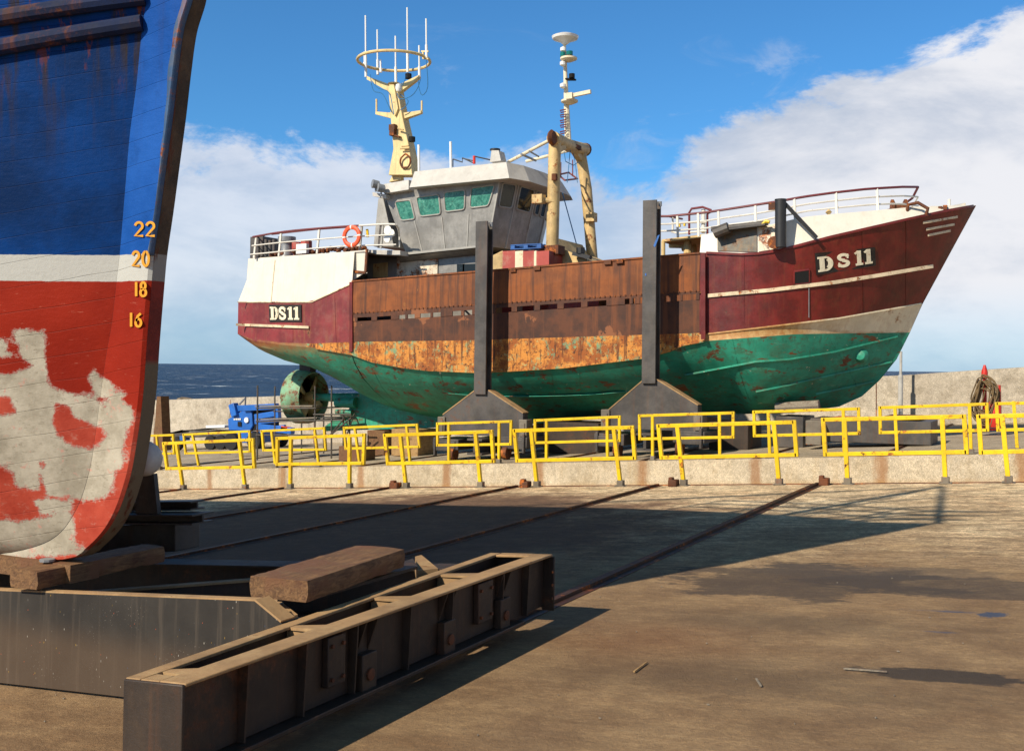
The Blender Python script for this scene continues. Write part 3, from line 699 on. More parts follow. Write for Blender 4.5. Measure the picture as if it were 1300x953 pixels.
# visor roof
vz=zat(646,226.5,29.8);vt=vz+.58
vb_=[(-19.3,29.75),(-15.58,29.75),(-15.28,30.6),(-15.2,32.2),(-15.28,33.8),(-15.58,34.65),(-19.3,34.65)]
vt_=[(-19.3,30.05),(-15.85,30.05),(-15.62,30.8),(-15.55,32.2),(-15.62,33.6),(-15.85,34.35),(-19.3,34.35)]
vr=MB();zz=lambda u:(u+15.58)*.012
vr.loft([[Vector((u,v,vz+zz(u))) for u,v in vb_],[Vector((u,v,vt+zz(u))) for u,v in vt_]],closed=True,capa=True,capb=True);vr.build('visor_roof',M['visor'],DS,smooth=False)
af=MB();p=at(487,246,29.95);q=at(519,241,29.95);af.prism([p,q,at(519,228,30.05),at(487,233.5,30.05)],(0,4.2,0));af.build('aft_roof',M['visor'],DS,bevel=.02)
af=MB();p=at(478,249,29.9);af.prism([at(473,249,29.95),at(490,252,29.95),at(490,247,29.95),at(473,244,29.95)],(0,.5,0));af.build('lamp_shelf',M['visor'],DS)
for x,y in((477,234),(484,239)):
    sl=MB();c=at(x,y,29.75);sl.lathe(c,[(.05,-.14),(.13,-.1),(.15,.12),(.13,.13)],(-.6,-.7,.1),14);sl.tube(c,c+Vector((0,0,-.25)),.03);sl.build('searchlight',M['galv'],DS)
# casing aft of the wheelhouse, lower deckhouse
cs=MB();cs.prism([at(474,313,30.6),at(500,313,30.6),at(486,250,30.6),at(480,252,30.6)],(0,3.2,0));cs.build('aft_casing',M['greypale'] if 'greypale' in M else M['visor'],DS,bevel=.02)
dh=MB();a=at(466,345,30.5);b=at(610,345,30.5);dh.box(((a.x+b.x)/2,32.2,(zba+3.3)/2),(b.x-a.x,3.4,zba-3.3));dh.build('deckhouse',M['lowergrey'] if 'lowergrey' in M else M['greyhouse'],DS,bevel=.02)
dw=MB();dw.box((a.x+.0+(b.x-a.x)*.46,30.47,zat(560,338,30.47)),((b.x-a.x)*.36,.04,.75));dw.build('white_casing',M['whiterust'],DS)
gl=MB();gl.box(at(597,341,30.42),(.55,.04,.3));gl.box(at(585,341,30.42),(.28,.04,.3));gl.build('deckhouse_window',M['glass'],DS)
dd=MB();dd.add([at(474,335,30.44),at(492,333,30.44),at(492,352,30.44),at(474,352,30.44)],[(0,1,2,3)]);dd.build('side_door',M['ochre'],DS,solid=.04,smooth=False)
ov=MB();ov.prism([at(462,322,29.55),at(508,324,29.55),at(508,318,29.55),at(462,317,29.55)],(0,5.2,0));ov.build('deck_overhang',M['visor'],DS)
lo=MB();lo.prism([at(510,324,30.0),at(612,313.5,30.0),at(612,311,30.0),at(510,321,30.0)],(0,.25,0));lo.build('wheelhouse_ledge',M['framegrey'],DS)
sb=MB();sb.prism([at(508,326,30.05),at(606,315,30.05),at(606,323,30.4),at(508,333,30.4)],(0,.3,0));sb.build('shelf_soffit',M['greyhouse'],DS)
# roof gear
mini('vent_cowl',M['visor'],lambda m:m.prism([at(622,206,30.6),at(636,204,30.6),at(633,191,30.6),at(624,191,30.6)],(0,.4,0)))
mini('vent_cap',M['blacktube'],lambda m:m.tube(at(628.5,191,30.8),at(628.5,189.3,30.8),.17,n=16))
for x0,y0,y1 in((532,222,184),(572.5,214,180)):
    mini('whip_aerial',M['whiteplastic'],lambda m:m.tube(at(x0,y0,31.5),at(x0-.5,y1,31.5),.045))
def roofrail(m):
    zt0=at(600,207,32.5)
    P=[at(576,202,32.8),at(588,204,32.8),at(588,200,32.8),at(600,205,32.8),at(603,198,32.8),at(622,203,32.8)]
    m.path([at(575,202,33),at(587,206,33),at(587,200.5,33),at(601,207,33)],.022);m.path([at(587,201,33),at(600,204,33)],.02);m.path([at(602,207,32.6),at(602,198.5,32.6),at(622,203,32.6)],.025)
    m.path([at(575,202,33),at(575,212,33)],.02)
mini('roof_rail',M['blacktube'],roofrail)
mini('radar_post',M['red'],lambda m:m.tube(at(602,208,32.5),at(602,198,32.5),.05))

# ---- aft mast with aerial ring
AV=32.2
mp=lambda x,y,V=AV:at(x,y,V)
am=MB();rings=[]
for (xl,xr,y) in((499,529,224),(503.5,524,190),(500,515,150),(497,508,112)):
    a=mp(xl,y);b=mp(xr,y);d=.30 if y>200 else .22
    rings.append([a+Vector((0,-d,0)),b+Vector((0,-d,0)),b+Vector((0,d,0)),a+Vector((0,d,0))])
am.loft(rings,closed=True,capa=True,capb=True)
am.build('mast',M['yellowmast'],DS,bevel=.02)
br=MB();br.prism([mp(494,231,32.1),mp(509,228,32.1),mp(507,205,32.1)],(0,.2,0));br.build('mast_bracket',M['yellowmast'],DS)
arm=MB()
def tap(mb,p,q,w1,w2,d=.12):
    p,q=Vector(p),Vector(q)
    mb.add([p+Vector((0,-d,w1)),p+Vector((0,-d,-w1)),q+Vector((0,-d*.6,-w2)),q+Vector((0,-d*.6,w2)),p+Vector((0,d,w1)),p+Vector((0,d,-w1)),q+Vector((0,d*.6,-w2)),q+Vector((0,d*.6,w2))],[(0,1,2,3),(4,7,6,5),(0,3,7,4),(1,5,6,2),(3,2,6,7),(0,4,5,1)])
tap(arm,mp(503,116),mp(467,99.5),.16,.06);tap(arm,mp(503,117),mp(533,98),.16,.06);tap(arm,mp(507,149),mp(478,144),.12,.05);tap(arm,mp(510,149),mp(535.5,142.5),.12,.05)
arm.tube(mp(478,144),mp(478,126),.035);arm.tube(mp(535.5,143),mp(535.5,128),.035)
arm.prism([mp(500,110),mp(507,150),mp(511,140),mp(506,110)],(0,-.3,0))
arm.build('mast_arm',M['yellowmast'],DS)
rc=mp(500,77.6);rx=(mp(538.5,77.6)-mp(462,77.6)).length/2
ry_=rx
rng=MB();rng.path([rc+Vector((math.cos(t)*rx,math.sin(t)*ry_*.98,0)) for t in[2*math.pi*i/48 for i in range(48)]],.055,8,closed=True);rng.build('aerial_ring',M['yellowmast'],DS)
for x,y0,y1,dv in((464,98,20,0),(479,95,38,1),(502,105,46,0),(517,92,10,1.0),(532,98,58,0),(541,74,24,0),(462.5,86,66,0),(483,92,76,-1)):
    mini('aerial',M['whiteplastic'],lambda m:(m.tube(mp(x+.6,y0,AV+dv),mp(x+.3,(y0*2+y1)/3,AV+dv),.05),m.tube(mp(x+.3,(y0*2+y1)/3,AV+dv),mp(x,y1,AV+dv),.03)))
mini('aerial_bracket',M['yellowmast'],lambda m:(m.bar(mp(535,65.5),mp(544,65.5),.05,.05),m.bar(mp(537,74.5),mp(544,75),.05,.05),m.tube(mp(537,65),mp(537,75),.03)))
mini('centre_plate',M['yellowmast'],lambda m:m.tube(mp(500,107.5),mp(500,106),.22,n=16))
mini('camera_dome',M['whiteplastic'],lambda m:m.lathe(mp(506,112,31.8),[(.02,.16),(.1,.12),(.12,0),(.08,-.12)],(0,0,1),12))
mini('mast_lamp',M['black'],lambda m:(m.tube(mp(518.5,100,32.5),mp(518.5,94,32.5),.12),m.tube(mp(523,180,32.0),mp(523,174,32.0),.12)))
mini('siren',M['rust'],lambda m:(m.box(mp(499,169,31.9),(.2,.2,.2)),m.box(mp(499,162,31.9),(.24,.2,.2)),m.bar(mp(497,171,31.9),mp(508,174,31.9),.15,.05)))
mini('mast_wreath',M['rust'],lambda m:m.path([mp(515,205,31.87)+Vector((.24*math.cos(t)*.9,-.02,.24*math.sin(t)*(1+.08*math.sin(5*t)))) for t in[2*math.pi*i/20 for i in range(20)]],.035,6,closed=True))
def straps(m):
    for (a,b) in(((505,163),(512,165)),((508,189),(520,188)),((510,186),(519,185))):m.tube(mp(a[0],a[1],31.85),mp(b[0],b[1],31.85),.03)
for a,b in(((505,163),(512,165)),((508,189),(520,188)),((510,186),(519,185))):mini('mast_rung',M['ochre'],lambda m:m.tube(mp(a[0],a[1],31.85),mp(b[0],b[1],31.85),.03))
def cables(m):
    for P in([(472,103),(480,112),(494,118),(500,145)],[(516,96),(513,104),(508,112)],[(534,100),(530,112),(522,122),(508,126),(504,118)],[(541,76),(543,110),(536,121),(532,112),(531,102)],[(470,95),(474,115),(486,120),(497,143)],[(508,120),(518,128),(514,136),(508,140)]):
        pts=[mp(interps([(k/(len(P)-1),p[0]) for k,p in enumerate(P)],i/12),interps([(k/(len(P)-1),p[1]) for k,p in enumerate(P)],i/12),31.9) for i in range(13)]
        m.path(pts,.016,5)
mini('aerial_cable',M['bluerope'],cables)

# ---- foredeck gantry with the radar mast
GN,GF=30.6,33.8
gm=MB();gm.path([at(700.5,336,GN),at(703,240,GN),at(704.5,180,GN)],.20,14);gm.build('gantry_leg',M['ochre'],DS)
gm=MB();gm.path([at(752,330,GF),at(744.5,240,GF),at(737,195,GF)],.19,14);gm.build('gantry_leg',M['ochre'],DS)
gm=MB();gm.path([at(702,175,GN-.3),at(722,185,32.2),at(742,190,GF+.35)],.21,14);gm.bar(at(705,192,GN),at(715,186,31.3),.2,.18);gm.bar(at(738,205,GF),at(728,190,33),.2,.18);gm.build('gantry_beam',M['ochre'],DS)
mini('gantry_sheave',M['rust'],lambda m:m.lathe(at(701,175,30.1),[(.2,-.08),(.26,0),(.2,.08)],(1,0,0),14))
mini('beam_plate',M['rust'],lambda m:m.box(at(730,187,32.6),(.25,.5,.14)))
mini('leg_lug',M['rust'],lambda m:m.lathe(at(704,225,30.35),[(.1,-.1),(.1,.1)],(0,0,1),8))
mini('gantry_cap',M['rust'],lambda m:m.lathe(at(742.5,190,GF+.5),[(.22,-.1),(.24,.05)],(0,1,0),14))
mini('fender_block',M['ochre'],lambda m:(m.box(at(684,253,30.3),(.35,.3,.28)),m.tube(at(684,253,30.3),at(703,256,30.5),.09)))
mini('leg_bracket',M['ochre'],lambda m:m.box(at(751,276,33.6),(.3,.3,.3)))
mini('leg_collar',M['rust'],lambda m:(m.box(at(701,318,30.55),(.65,.5,.28)),m.lathe(at(697,322,30.3),[(.2,-.05),(.2,.05)],(0,1,0))))
rm=MB();rm.tube(at(721.5,185,32.2),at(719,130,32.2),.115,.09);rm.tube(at(719,130,32.2),at(716.5,54,32.2),.085,.05);rm.build('radar_mast',M['hboot'],DS)
mini('satellite_dish',M['whiteplastic'],lambda m:m.lathe(at(717.5,49,32.2),[(.08,-.2),(.2,-.1),(.42,-.02),(.45,.06),(.3,.12),(.02,.14)],(0,0,1),24))
for x,y in((722,75),(723,129)):mini('mast_platform',M['hboot'],lambda m:m.lathe(at(x,y,32.1),[(.1,-.1),(.28,-.02),(.28,.04)],(0,0,1),18))
mini('radar_scanner',M['hboot'],lambda m:(m.bar(at(724,122,31.9),at(750,116.5,31.9),.1,.12),m.box(at(724,122.5,31.9),(.22,.22,.2))))
mini('navigation_lamp',M['lens'],lambda m:(m.tube(at(723,70,32.0),at(723,65.5,32.0),.11),m.tube(at(714.5,72,32.0),at(714.5,67,32.0),.09)))
mini('navigation_lamp',M['black'],lambda m:(m.tube(at(726,99,32.0),at(726,94,32.0),.1),m.bar(at(719,101,32.1),at(730,101,32.1),.2,.05),m.tube(at(723,125,31.9),at(723,120,31.9),.1)))
mini('white_fitting',M['whiteplastic'],lambda m:[m.lathe(at(x,y,32),[(.02,-.1),(.1,-.05),(.1,.05),(.02,.1)],(0,0,1),10) for x,y in((715,63),(714.5,81),(714.5,109))])
def steps(m):
    for y in(139,145,152,158,166):m.path([at(718.5,y,32),at(711,y+1.5,31.9),at(712,y+4,31.9),at(718.5,y+3,32)],.02,6)
mini('mast_step',M['railmaroon'],steps)
mini('stay_pipe',M['hboot'],lambda m:m.tube(at(645,206,31.4),at(700,177,30.8),.055))
mini('stay_pipe',M['hboot'],lambda m:m.tube(at(668,205,33.6),at(731,189,33.6),.055))
mini('stay_link',M['galv'],lambda m:(m.tube(at(662,196,31),at(680,204,33),.04),m.tube(at(672,192,31),at(684,199,33),.03)))
mini('stay_wire',M['bluerope'],lambda m:(m.tube(at(714,245,33),at(736,325,33),.018),m.tube(at(711,190,32),at(711,215,32),.012),m.tube(at(724,190,32),at(720,232,32),.012),m.path([at(716,192,32),at(718,205,32),at(728,210,33),at(734,206,33)],.014),m.path([at(727,190,33),at(731,212,33),at(733,232,33)],.012)))
mini('crow_rail',M['railmaroon'],lambda m:(m.path([at(709,222,32),at(717,229,32),at(733,227,33.3),at(722,219,33.3),at(709,222,32)],.03),m.tube(at(712,206,32),at(712,226,32),.02),m.tube(at(727,203,33),at(727,224,33),.02)))
# winch casing, red white panels, pallet on top
a=at(628,318,30.0);b=at(697,316,30.0);zz0=3.4
cb=MB()
pans=[(626,638,'cream'),(638,654,'redprim'),(654,664,'hboot'),(664,678,'redprim'),(678,681,'hboot'),(681,697,'redprim')]
mats=[M['ochre'],M['redprim'],M['hboot']]
for x0,x1,c in pans:
    mi={'cream':0,'redprim':1,'hboot':2}[c];p=at(x0,319 if x0>626 else 324,29.9);q=at(x1,318,29.9)
    cb.prism([Vector((p.x,29.9,zz0)),Vector((q.x,29.9,zz0)),q,p],(0,4.0,0),mi)
cb.build('winch_casing',mats,DS,smooth=False)
yc=MB();yc.prism([at(697,336,30.9),at(752,333,30.9),at(738,326,30.9),at(717,317,30.9),at(708,317,30.9),at(698,300,30.9)],(0,2.6,0));yc.build('ochre_casing',M['ochre'],DS,smooth=False)
mini('deck_bollard',M['blacktube'],lambda m:(m.tube(at(737,322,30.7),at(737,314.5,30.7),.14),m.bar(at(728,322,30.7),at(750,327,30.7),.2,.12)))
pa=MB();p0=at(648,318.5,30.1);p1=at(687,316,30.1);dx=p1.x-p0.x;zp=p0.z+.03
for k in range(3):pa.box((p0.x+dx*(.07+.43*k),30.6,zp+.09),(.14,1.0,.09))
for k in range(5):pa.box((p0.x+dx/2,30.15+.22*k,zp+.15),(dx,.12,.025))
for k in range(2):pa.box((p0.x+dx/2,30.15+.9*k,zp+.025),(dx,.12,.025))
tag(pa.build('pallet',M['pblue']),'blue wooden pallet lying on the red and white winch casing of the trawler','pallet')
# yellow fore gantry platform aft of the bow
mini('fore_platform',M['ochre'],lambda m:(m.prism([at(840,304,29.6),at(897,297,29.6),at(897,300,29.6),at(875,303.5,29.6),at(840,307,29.6)],(0,4.5,0)),m.tube(at(873,328,30),at(873,304,30),.12),m.tube(at(881,327,31),at(881,304,31),.08),m.tube(at(842,330,29.6),at(842,306,29.6),.06)))
mini('boom_rest',M['ochre'],lambda m:(m.bar(at(850,312.5,30.2),at(873,313,30.2),.15,.1),m.tube(at(866,316,30.2),at(874,314,30.2),.08)))
# ---- poop rail, fittings, life ring
def railing(name_top,V,toppx,us,mats,zoff,parent=DS):pass
PV=29.15
def prail(m_top,x0,x1,pts,r,V=PV):
    return m_top.path([at(x,interps(pts,x),V) for x in [x0+(x1-x0)*i/10 for i in range(11)]],r,7)
tops=[(320,301),(358,294.5),(404,290),(456,286.5),(502,285),(506,290)]
mids=[(320,312),(360,307.5),(404,303.8),(440,301),(500,298)];lows=[(320,323),(360,319),(404,315),(440,312.5),(503,310.5)]
mini('hand_rail',M['railmaroon'],lambda m:(prail(m,321,456,tops,.035),m.tube(at(321,301,PV),at(336,299,34.6),.03),m.path([at(x,interps(tops,x)+1.2,34.9) for x in(345,400,450)],.025)))
mini('hand_rail',M['railwhite'],lambda m:(prail(m,456,502,tops,.035),prail(m,320,500,mids,.025),prail(m,318,503,lows,.025),m.path([at(502,285,PV),at(506,290,29.5),at(507,300,29.8),at(507,314,29.8)],.03),m.path([at(320,312,PV),at(336,310,34.4)],.022)))
for x in(324.5,356,404.5,458.5,485.5):
    mini('stanchion',M['railwhite'] if x<450 else M['framegrey'],lambda m:m.bar(at(x+1,interps(tops,x),PV+.03),at(x-2,interp(T_top_st,x)+(0 if x<470 else -2),PV+.03),.07,.05,(0,1,0)))
lr=MB();c=at(446.5,300,28.95);N=40;rg=.30;vs=[];fs=[];ms=[]
for i in range(N):
    t=2*math.pi*i/N
    for j in range(10):
        s=2*math.pi*j/10;rr=rg+.075*math.cos(s);vs.append(c+Vector((rr*math.cos(t),.055*math.sin(s),rr*math.sin(t))))
for i in range(N):
    for j in range(10):fs.append((i*10+j,((i+1)%N)*10+j,((i+1)%N)*10+(j+1)%10,i*10+(j+1)%10));ms.append(1 if (i%10) in(0,) else 0)
lr.v=vs;lr.f=fs;lr.m=ms
tag(lr.build('life_ring',[M['orange'],M['whiteplastic']]),'orange life ring hung on the stern rail of the trawler','life ring')
def netdrum(m):
    m.box(at(339,316,31.6),(.6,1.2,.8));
    for k in range(5):m.tube(at(328+k*5,304+(k%2),31.0),at(328+k*5,326,31.0),.07)
mini('net_locker',M['blacksteel'],netdrum)
mini('mooring_bitt',M['galv'],lambda m:m.lathe(at(364,322,30.3),[(.28,-.3),(.28,-.1),(.22,0),(.22,.35),(.32,.42),(.32,.6)],(0,0,1),18))
mini('mooring_bitt',M['redprim'],lambda m:(m.tube(at(377,322,30.3),at(377,308,30.3),.18),m.tube(at(389,321,30.3),at(389,306,30.3),.2),m.box(at(383,319,30.3),(.5,.3,.3))))
mini('capstan',M['whiteplastic'],lambda m:m.box(at(384,316,30.1),(.45,.15,.35)))
random.seed(4)
def clutter(m):
    for k in range(26):
        x=345+k*4.7;y=interp(T_top_st,x)-1.5-random.random()*4;c=at(x,y,30+random.random());m.lathe(c,[(.02,-.1),(.09,-.05),(.09,.05),(.02,.1)],(random.random()-.5,random.random()-.5,1),8)
mini('chain_heap',M['rust'],clutter)
mini('horn_rack',M['whiteplastic'],lambda m:[m.lathe(at(x,y,29.7),[(.05,-.1),(.15,.1)],(0,-1,.1),12) for x,y in((494,293),(494,303),(498,297))])
mini('yellow_strap',M['yellow'],lambda m:m.bar(at(466,291,29.3),at(467,301,29.3),.08,.04,(0,1,0)))
mini('rail_board',M['blacksteel'],lambda m:m.bar(at(485,286,PV+.05),at(482,315,PV+.05),.16,.04,(0,1,0)))
# ---- bow rails
btop=[(848,274.7),(895,270),(925,265.5),(990,255.5),(1020,250),(1060,244.5),(1103,239.8),(1150,237.2),(1169,237.6)]
def bz(u,b):return zline(btop,u,b)
def bbr(u):
    for a,c in zip(Lw,Lw[1:]):
        if a[0]<=u<=c[0]:return max(.12,(a[1]+(c[1]-a[1])*(u-a[0])/(c[0]-a[0]))-.12)
    return bmid(UB)-.2 if u<UB else .12
uE=-3.75
us=[-10.4+(uE+10.4)*i/24 for i in range(25)]
def bf(u):
    f=bbr(u);
    t=max(0,(u-(uE-1.0))/1.0)
    return f*math.sqrt(max(0,1-t*t)) if t>0 else f
zs_=[(u,bz(u,bf(u))) for u in us]
def zr(u):return interp(zs_,u)
nearp=[Vector((u,VC-bf(u),zr(u))) for u in us];farp=[Vector((u,VC+bf(u),zr(u))) for u in us]
mini('bow_rail',M['railmaroon'],lambda m:m.path(nearp+farp[::-1],.035,7))
def wz(u):
    for a,c in zip(Lw,Lw[1:]):
        if a[0]<=u<=c[0]:return a[2]+(c[2]-a[2])*(u-a[0])/(c[0]-a[0])
    return Lw[0][2] if u<UB else Lw[-1][2]
def lower(f):
    return [Vector((p.x,p.y,wz(p.x)+(p.z-wz(p.x))*f)) for p in nearp]+[Vector((p.x,p.y,wz(p.x)+(p.z-wz(p.x))*f)) for p in farp[::-1]]
mini('bow_rail',M['railwhite'],lambda m:(m.path(lower(.63),.024,6),m.path(lower(.3),.024,6)))
for s in(-1,1):
    for px in((867,893,918,964,1011,1060,1108,1152) if s<0 else(895,935,985,1035,1085,1130)):
        u=at(px,265,29.6).x if s<0 else at(px,265,34).x
        if u>uE-.05:continue
        b=bf(u);mini('rail_stanchion',M['railwhite'],lambda m:m.bar((u,VC+s*b,zr(u)),(u+.03,VC+s*(b+.02),wz(u)-.03),.06,.05,(0,1,0)))
mini('ladder_hoop',M['railmaroon'],lambda m:(m.path([at(875,298,30),at(875,270,30),at(878,265,30),at(892,263,30),at(903,267,30)],.035),m.path([at(898,297,30.2),at(898,272,30.2),at(902,269,30.2)],.035),m.tube(at(850,275,29.8),at(866,278,31.5),.03)))
mini('ladder_hoop',M['railwhite'],lambda m:(m.tube(at(854,276,30),at(854,294,30),.03),m.tube(at(893,266,30.1),at(893,296,30.1),.06),m.path([at(852,294,30),at(862,296.5,30),at(897,293,30)],.025),m.path([at(854,284,30),at(897,282,30)],.022)))
mini('rail_lashing',M['yellow'],lambda m:m.bar(at(862,283,30),at(863,288,30),.1,.05))
mini('rail_lashing',M['yellow'],lambda m:m.bar(at(869,282,30),at(869,287,30),.08,.05))
mini('deck_fitting',M['ochre'],lambda m:m.lathe(at(1052,269.5,29.8),[(.03,-.07),(.09,0),(.03,.07)],(0,0,1),8))
# ---- stern gear: skeg, nozzle, propeller, rudder
sk=MB();kz=lambda u:SL*u+.93
prof=[(-24.3,kz(-24.3)),(-24.3,kz(-24.3)+.25),(-23.5,kz(-23.5)+.5),(-23.4,1.0-.55+.35),(-22.3,.85),(-21,.6),(-19,.1),(-16,-.02),(-16,kz(-16)),]
rings=[]
for u,z0,z1,w in((-24.4,kz(-24.4),kz(-24.4)+.18,.10),(-23.3,kz(-23.3),kz(-23.3)+.75,.16),(-22.6,kz(-22.6),.95,.22),(-21,kz(-21),.55,.3),(-19,kz(-19)-.02,.1,.34),(-16.5,kz(-16.5)-.04,.1,.3),(-12,kz(-12)+.1,.3,.25),(-7.2,.45,.7,.12)):
    rings.append([Vector((u,VC-w,z0)),Vector((u,VC+w,z0)),Vector((u,VC+w*1.1,z1)),Vector((u,VC-w*1.1,z1))])
sk.loft(rings,closed=True,capa=True,capb=True);sk.build('skeg',M['hgreen'],DS,angle=20)
nzc=at(386,503,VC);nz_r=.94
nx0=at(352,500,VC-nz_r).x
nz=MB();cx=(nx0+.55);zc=at(365,504,VC-nz_r).z
nz.lathe((cx,VC,zc),[(nz_r*1.0,-.42),(nz_r*1.08,-.3),(nz_r*1.06,.2),(nz_r*.98,.42),(nz_r*.93,.42),(nz_r*.9,0),(nz_r*.94,-.42)],(1,0,0),40);nz.build('propeller_nozzle',M['hgreen2'] if 'hgreen2' in M else M['hgreen'],DS)
pr=MB();pr.lathe((cx+.1,VC,zc),[(.02,-.35),(.15,-.2),(.2,.2),(.12,.4)],(1,0,0),14)
pr.build('propeller_hub',M['ochre'],DS)
for k in range(4):
    t=math.pi/4+k*math.pi/2;d=Vector((0,math.cos(t),math.sin(t)));e=Vector((0,-math.sin(t),math.cos(t)));b=MB();c0=Vector((cx+.1,VC,zc))
    R=[]
    for r,w,tw in((.15,.12,.7),(.45,.3,.6),(.75,.36,.45),(.92,.2,.35)):
        R.append([c0+d*r+e*(w*math.cos(tw))+Vector((w*math.sin(tw),0,0)),c0+d*r-e*(w*math.cos(tw))-Vector((w*math.sin(tw),0,0))])
    b.loft(R);b.build('propeller_blade',M['ochre'],DS,solid=.03)
ru=MB();ru.box((cx-.1+.2,VC,zc+1.35),(.5,.35,1.0));ru.build('nozzle_strut',M['rustgreen'] if 'rustgreen' in M else M['darksteel'],DS)
sf=MB();sf.tube((cx+.3,VC,zc),(-22.6,VC,zc+.0),.13,.2,n=14);sf.build('stern_tube',M['hgreen'],DS)
bt=MB();bt.tube(at(427,511,VC-.3),at(452,511,VC-.3),.17,.2);bt.tube(at(427,523,VC-.35),at(447,523,VC-.35),.10);bt.build('shaft_boss',M['hgreen'],DS)
# ================================================================ ground, pit, sea
VN,VF=19.1,26.2
def gridsheet(name,u0,u1,v0,v1,mat_,h=0,n=(2,2),kind='structure'):
    mb=MB();vs=[];nu,nv=n
    for i in range(nu+1):
        for j in range(nv+1):u=u0+(u1-u0)*i/nu;vs.append(G(u,v0+(v1-v0)*j/nv,h))
    fs=[(i*(nv+1)+j,(i+1)*(nv+1)+j,(i+1)*(nv+1)+j+1,i*(nv+1)+j+1) for i in range(nu) for j in range(nv)]
    mb.add(vs,fs);return tag(mb.build(name,mat_),kind=kind)
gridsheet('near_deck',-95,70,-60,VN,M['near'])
gridsheet('far_deck',-95,70,VF,47,M['far'])
def slab_(name,u0,u1,v0,v1,h0,h1,mat_):
    mb=MB();P=[G(u0,v0,h0),G(u1,v0,h0),G(u1,v1,h0),G(u0,v1,h0),G(u0,v0,h1),G(u1,v0,h1),G(u1,v1,h1),G(u0,v1,h1)]
    mb.add(P,[(3,2,1,0),(4,5,6,7),(0,1,5,4),(1,2,6,5),(2,3,7,6),(3,0,4,7)]);return mb
tag(slab_('pit',-95,70,VF,VF+.5,-1.4,-.004,M['pitwall']).build('pit_far_side',M['pitwall'],bevel=0),kind='structure')
tag(slab_('pit',-95,70,VN-.5,VN,-1.4,-.004,M['pitwall']).build('pit_near_side',M['pitwall']),kind='structure')
gridsheet('pit_floor',-95,70,VN,VF,M['far'],-1.3)
mb=MB();mb.add([Vector((-60000,-3000,-8)),Vector((60000,-3000,-8)),Vector((60000,60000,-8)),Vector((-60000,60000,-8))],[(0,1,2,3)]);tag(mb.build('sea',M['sea'],smooth=False),kind='structure')
# rusty nosing angle along the near edge of the pit
tag(slab_('n',-60,25,VN-.05,VN+.02,-.10,.012,M['rust']).build('pit_nosing',M['rust']),kind='structure')
lab=['first','second','third','fourth','fifth','sixth','seventh','eighth','ninth']
RU=[-3.85-2.945*k for k in range(9)]+[-3.85+2.945]
for k,u in enumerate(RU[:6]):
    mb=slab_('r',u-.035,u+.035,-8,VN-.03,-.02,.035,None)
    o=mb.build('slipway_rail',M['rustdark']);tag(o,f'rusty rail sunk in the near deck, {lab[k]} from the right','rail','rails sunk in the near deck')
    gr=slab_('r',u-.12,u+.12,-8,VN-.06,.003,.006,None).build('rail_groove',M['groove'] if 'groove' in M else M['rustdark'],o)
for k,u in enumerate(RU[:9]):
    mb=slab_('r',u-.035,u+.035,VF+.02,44,-.02,.035,None)
    o=mb.build('slipway_rail',M['rustdark']);tag(o,f'rusty rail under the trawler beyond the pit, {lab[k]} from the right','rail','rails beyond the pit')
    slab_('r',u-.11,u+.11,VF+.03,44,.003,.006,None).build('rail_groove',M['rustdark'],o)
for x,y,w in((1051,613.5,.16),(859,616,.16),(672,617.5,.18),(504,619.5,.2)):
    p=gnd(x,y);mb=MB();mb.box(G(p.x,VN-.2,.06),(w,.2,.13));mb.box(G(p.x-.04,VN-.22,.14),(w*.5,.12,.06))
    tag(mb.build('rail_stop',M['rust'],bevel=.015),f"rusty stop block at the pit edge {'right of centre under the bow' if x>1000 else 'below the second grey cradle post' if x>800 else 'left of the fourth near railing' if x>600 else 'at the left end of the third near railing'}",'stop block','rail stop blocks')
# ================================================================ yellow railings
def panel(c,posts,V,label,group,r=.036):
    tl,tr,brr,bl=[at(x,y,V) for x,y in c]
    bx=[at(p[2],p[3],V) for p in posts];base=(bx[0]+bx[1])/2
    t=thing('railing',label,'railing',base,group=group)
    w=2*r
    for a,b in((tl,tr),(bl,brr)):mini('rail_bar',M['yellow'],lambda m:m.bar(a,b,w,w),t,bevel=.008)
    for a,b in((tl,bl),(tr,brr)):
        mini('end_bar',M['yellow'],lambda m:m.bar(a+Vector((0,0,r)),b-Vector((0,0,r)),w,w,(0,1,0)),t,bevel=.008)
    for p in posts:
        a,b=at(p[0],p[1],V-.004),at(p[2],p[3],V-.004);g=SL*b.x+ (0.0);b=Vector((b.x,b.y,g))
        a=a+(a-b).normalized()*r
        po=mini('post',M['yellow'],lambda m:m.bar(a,b,w*1.02,w*1.02,(0,1,0)),t,bevel=.008)
        mini('post_socket',M['galvrust'],lambda m:(m.box(b+Vector((0,0,.05)),(.12,.12,.13)),m.box(b+Vector((0,0,.012)),(.2,.2,.02))),po,bevel=.008)
M['galvrust']=painted('socket_steel','6f675a',.4,5,.3,.2,.6,.3)
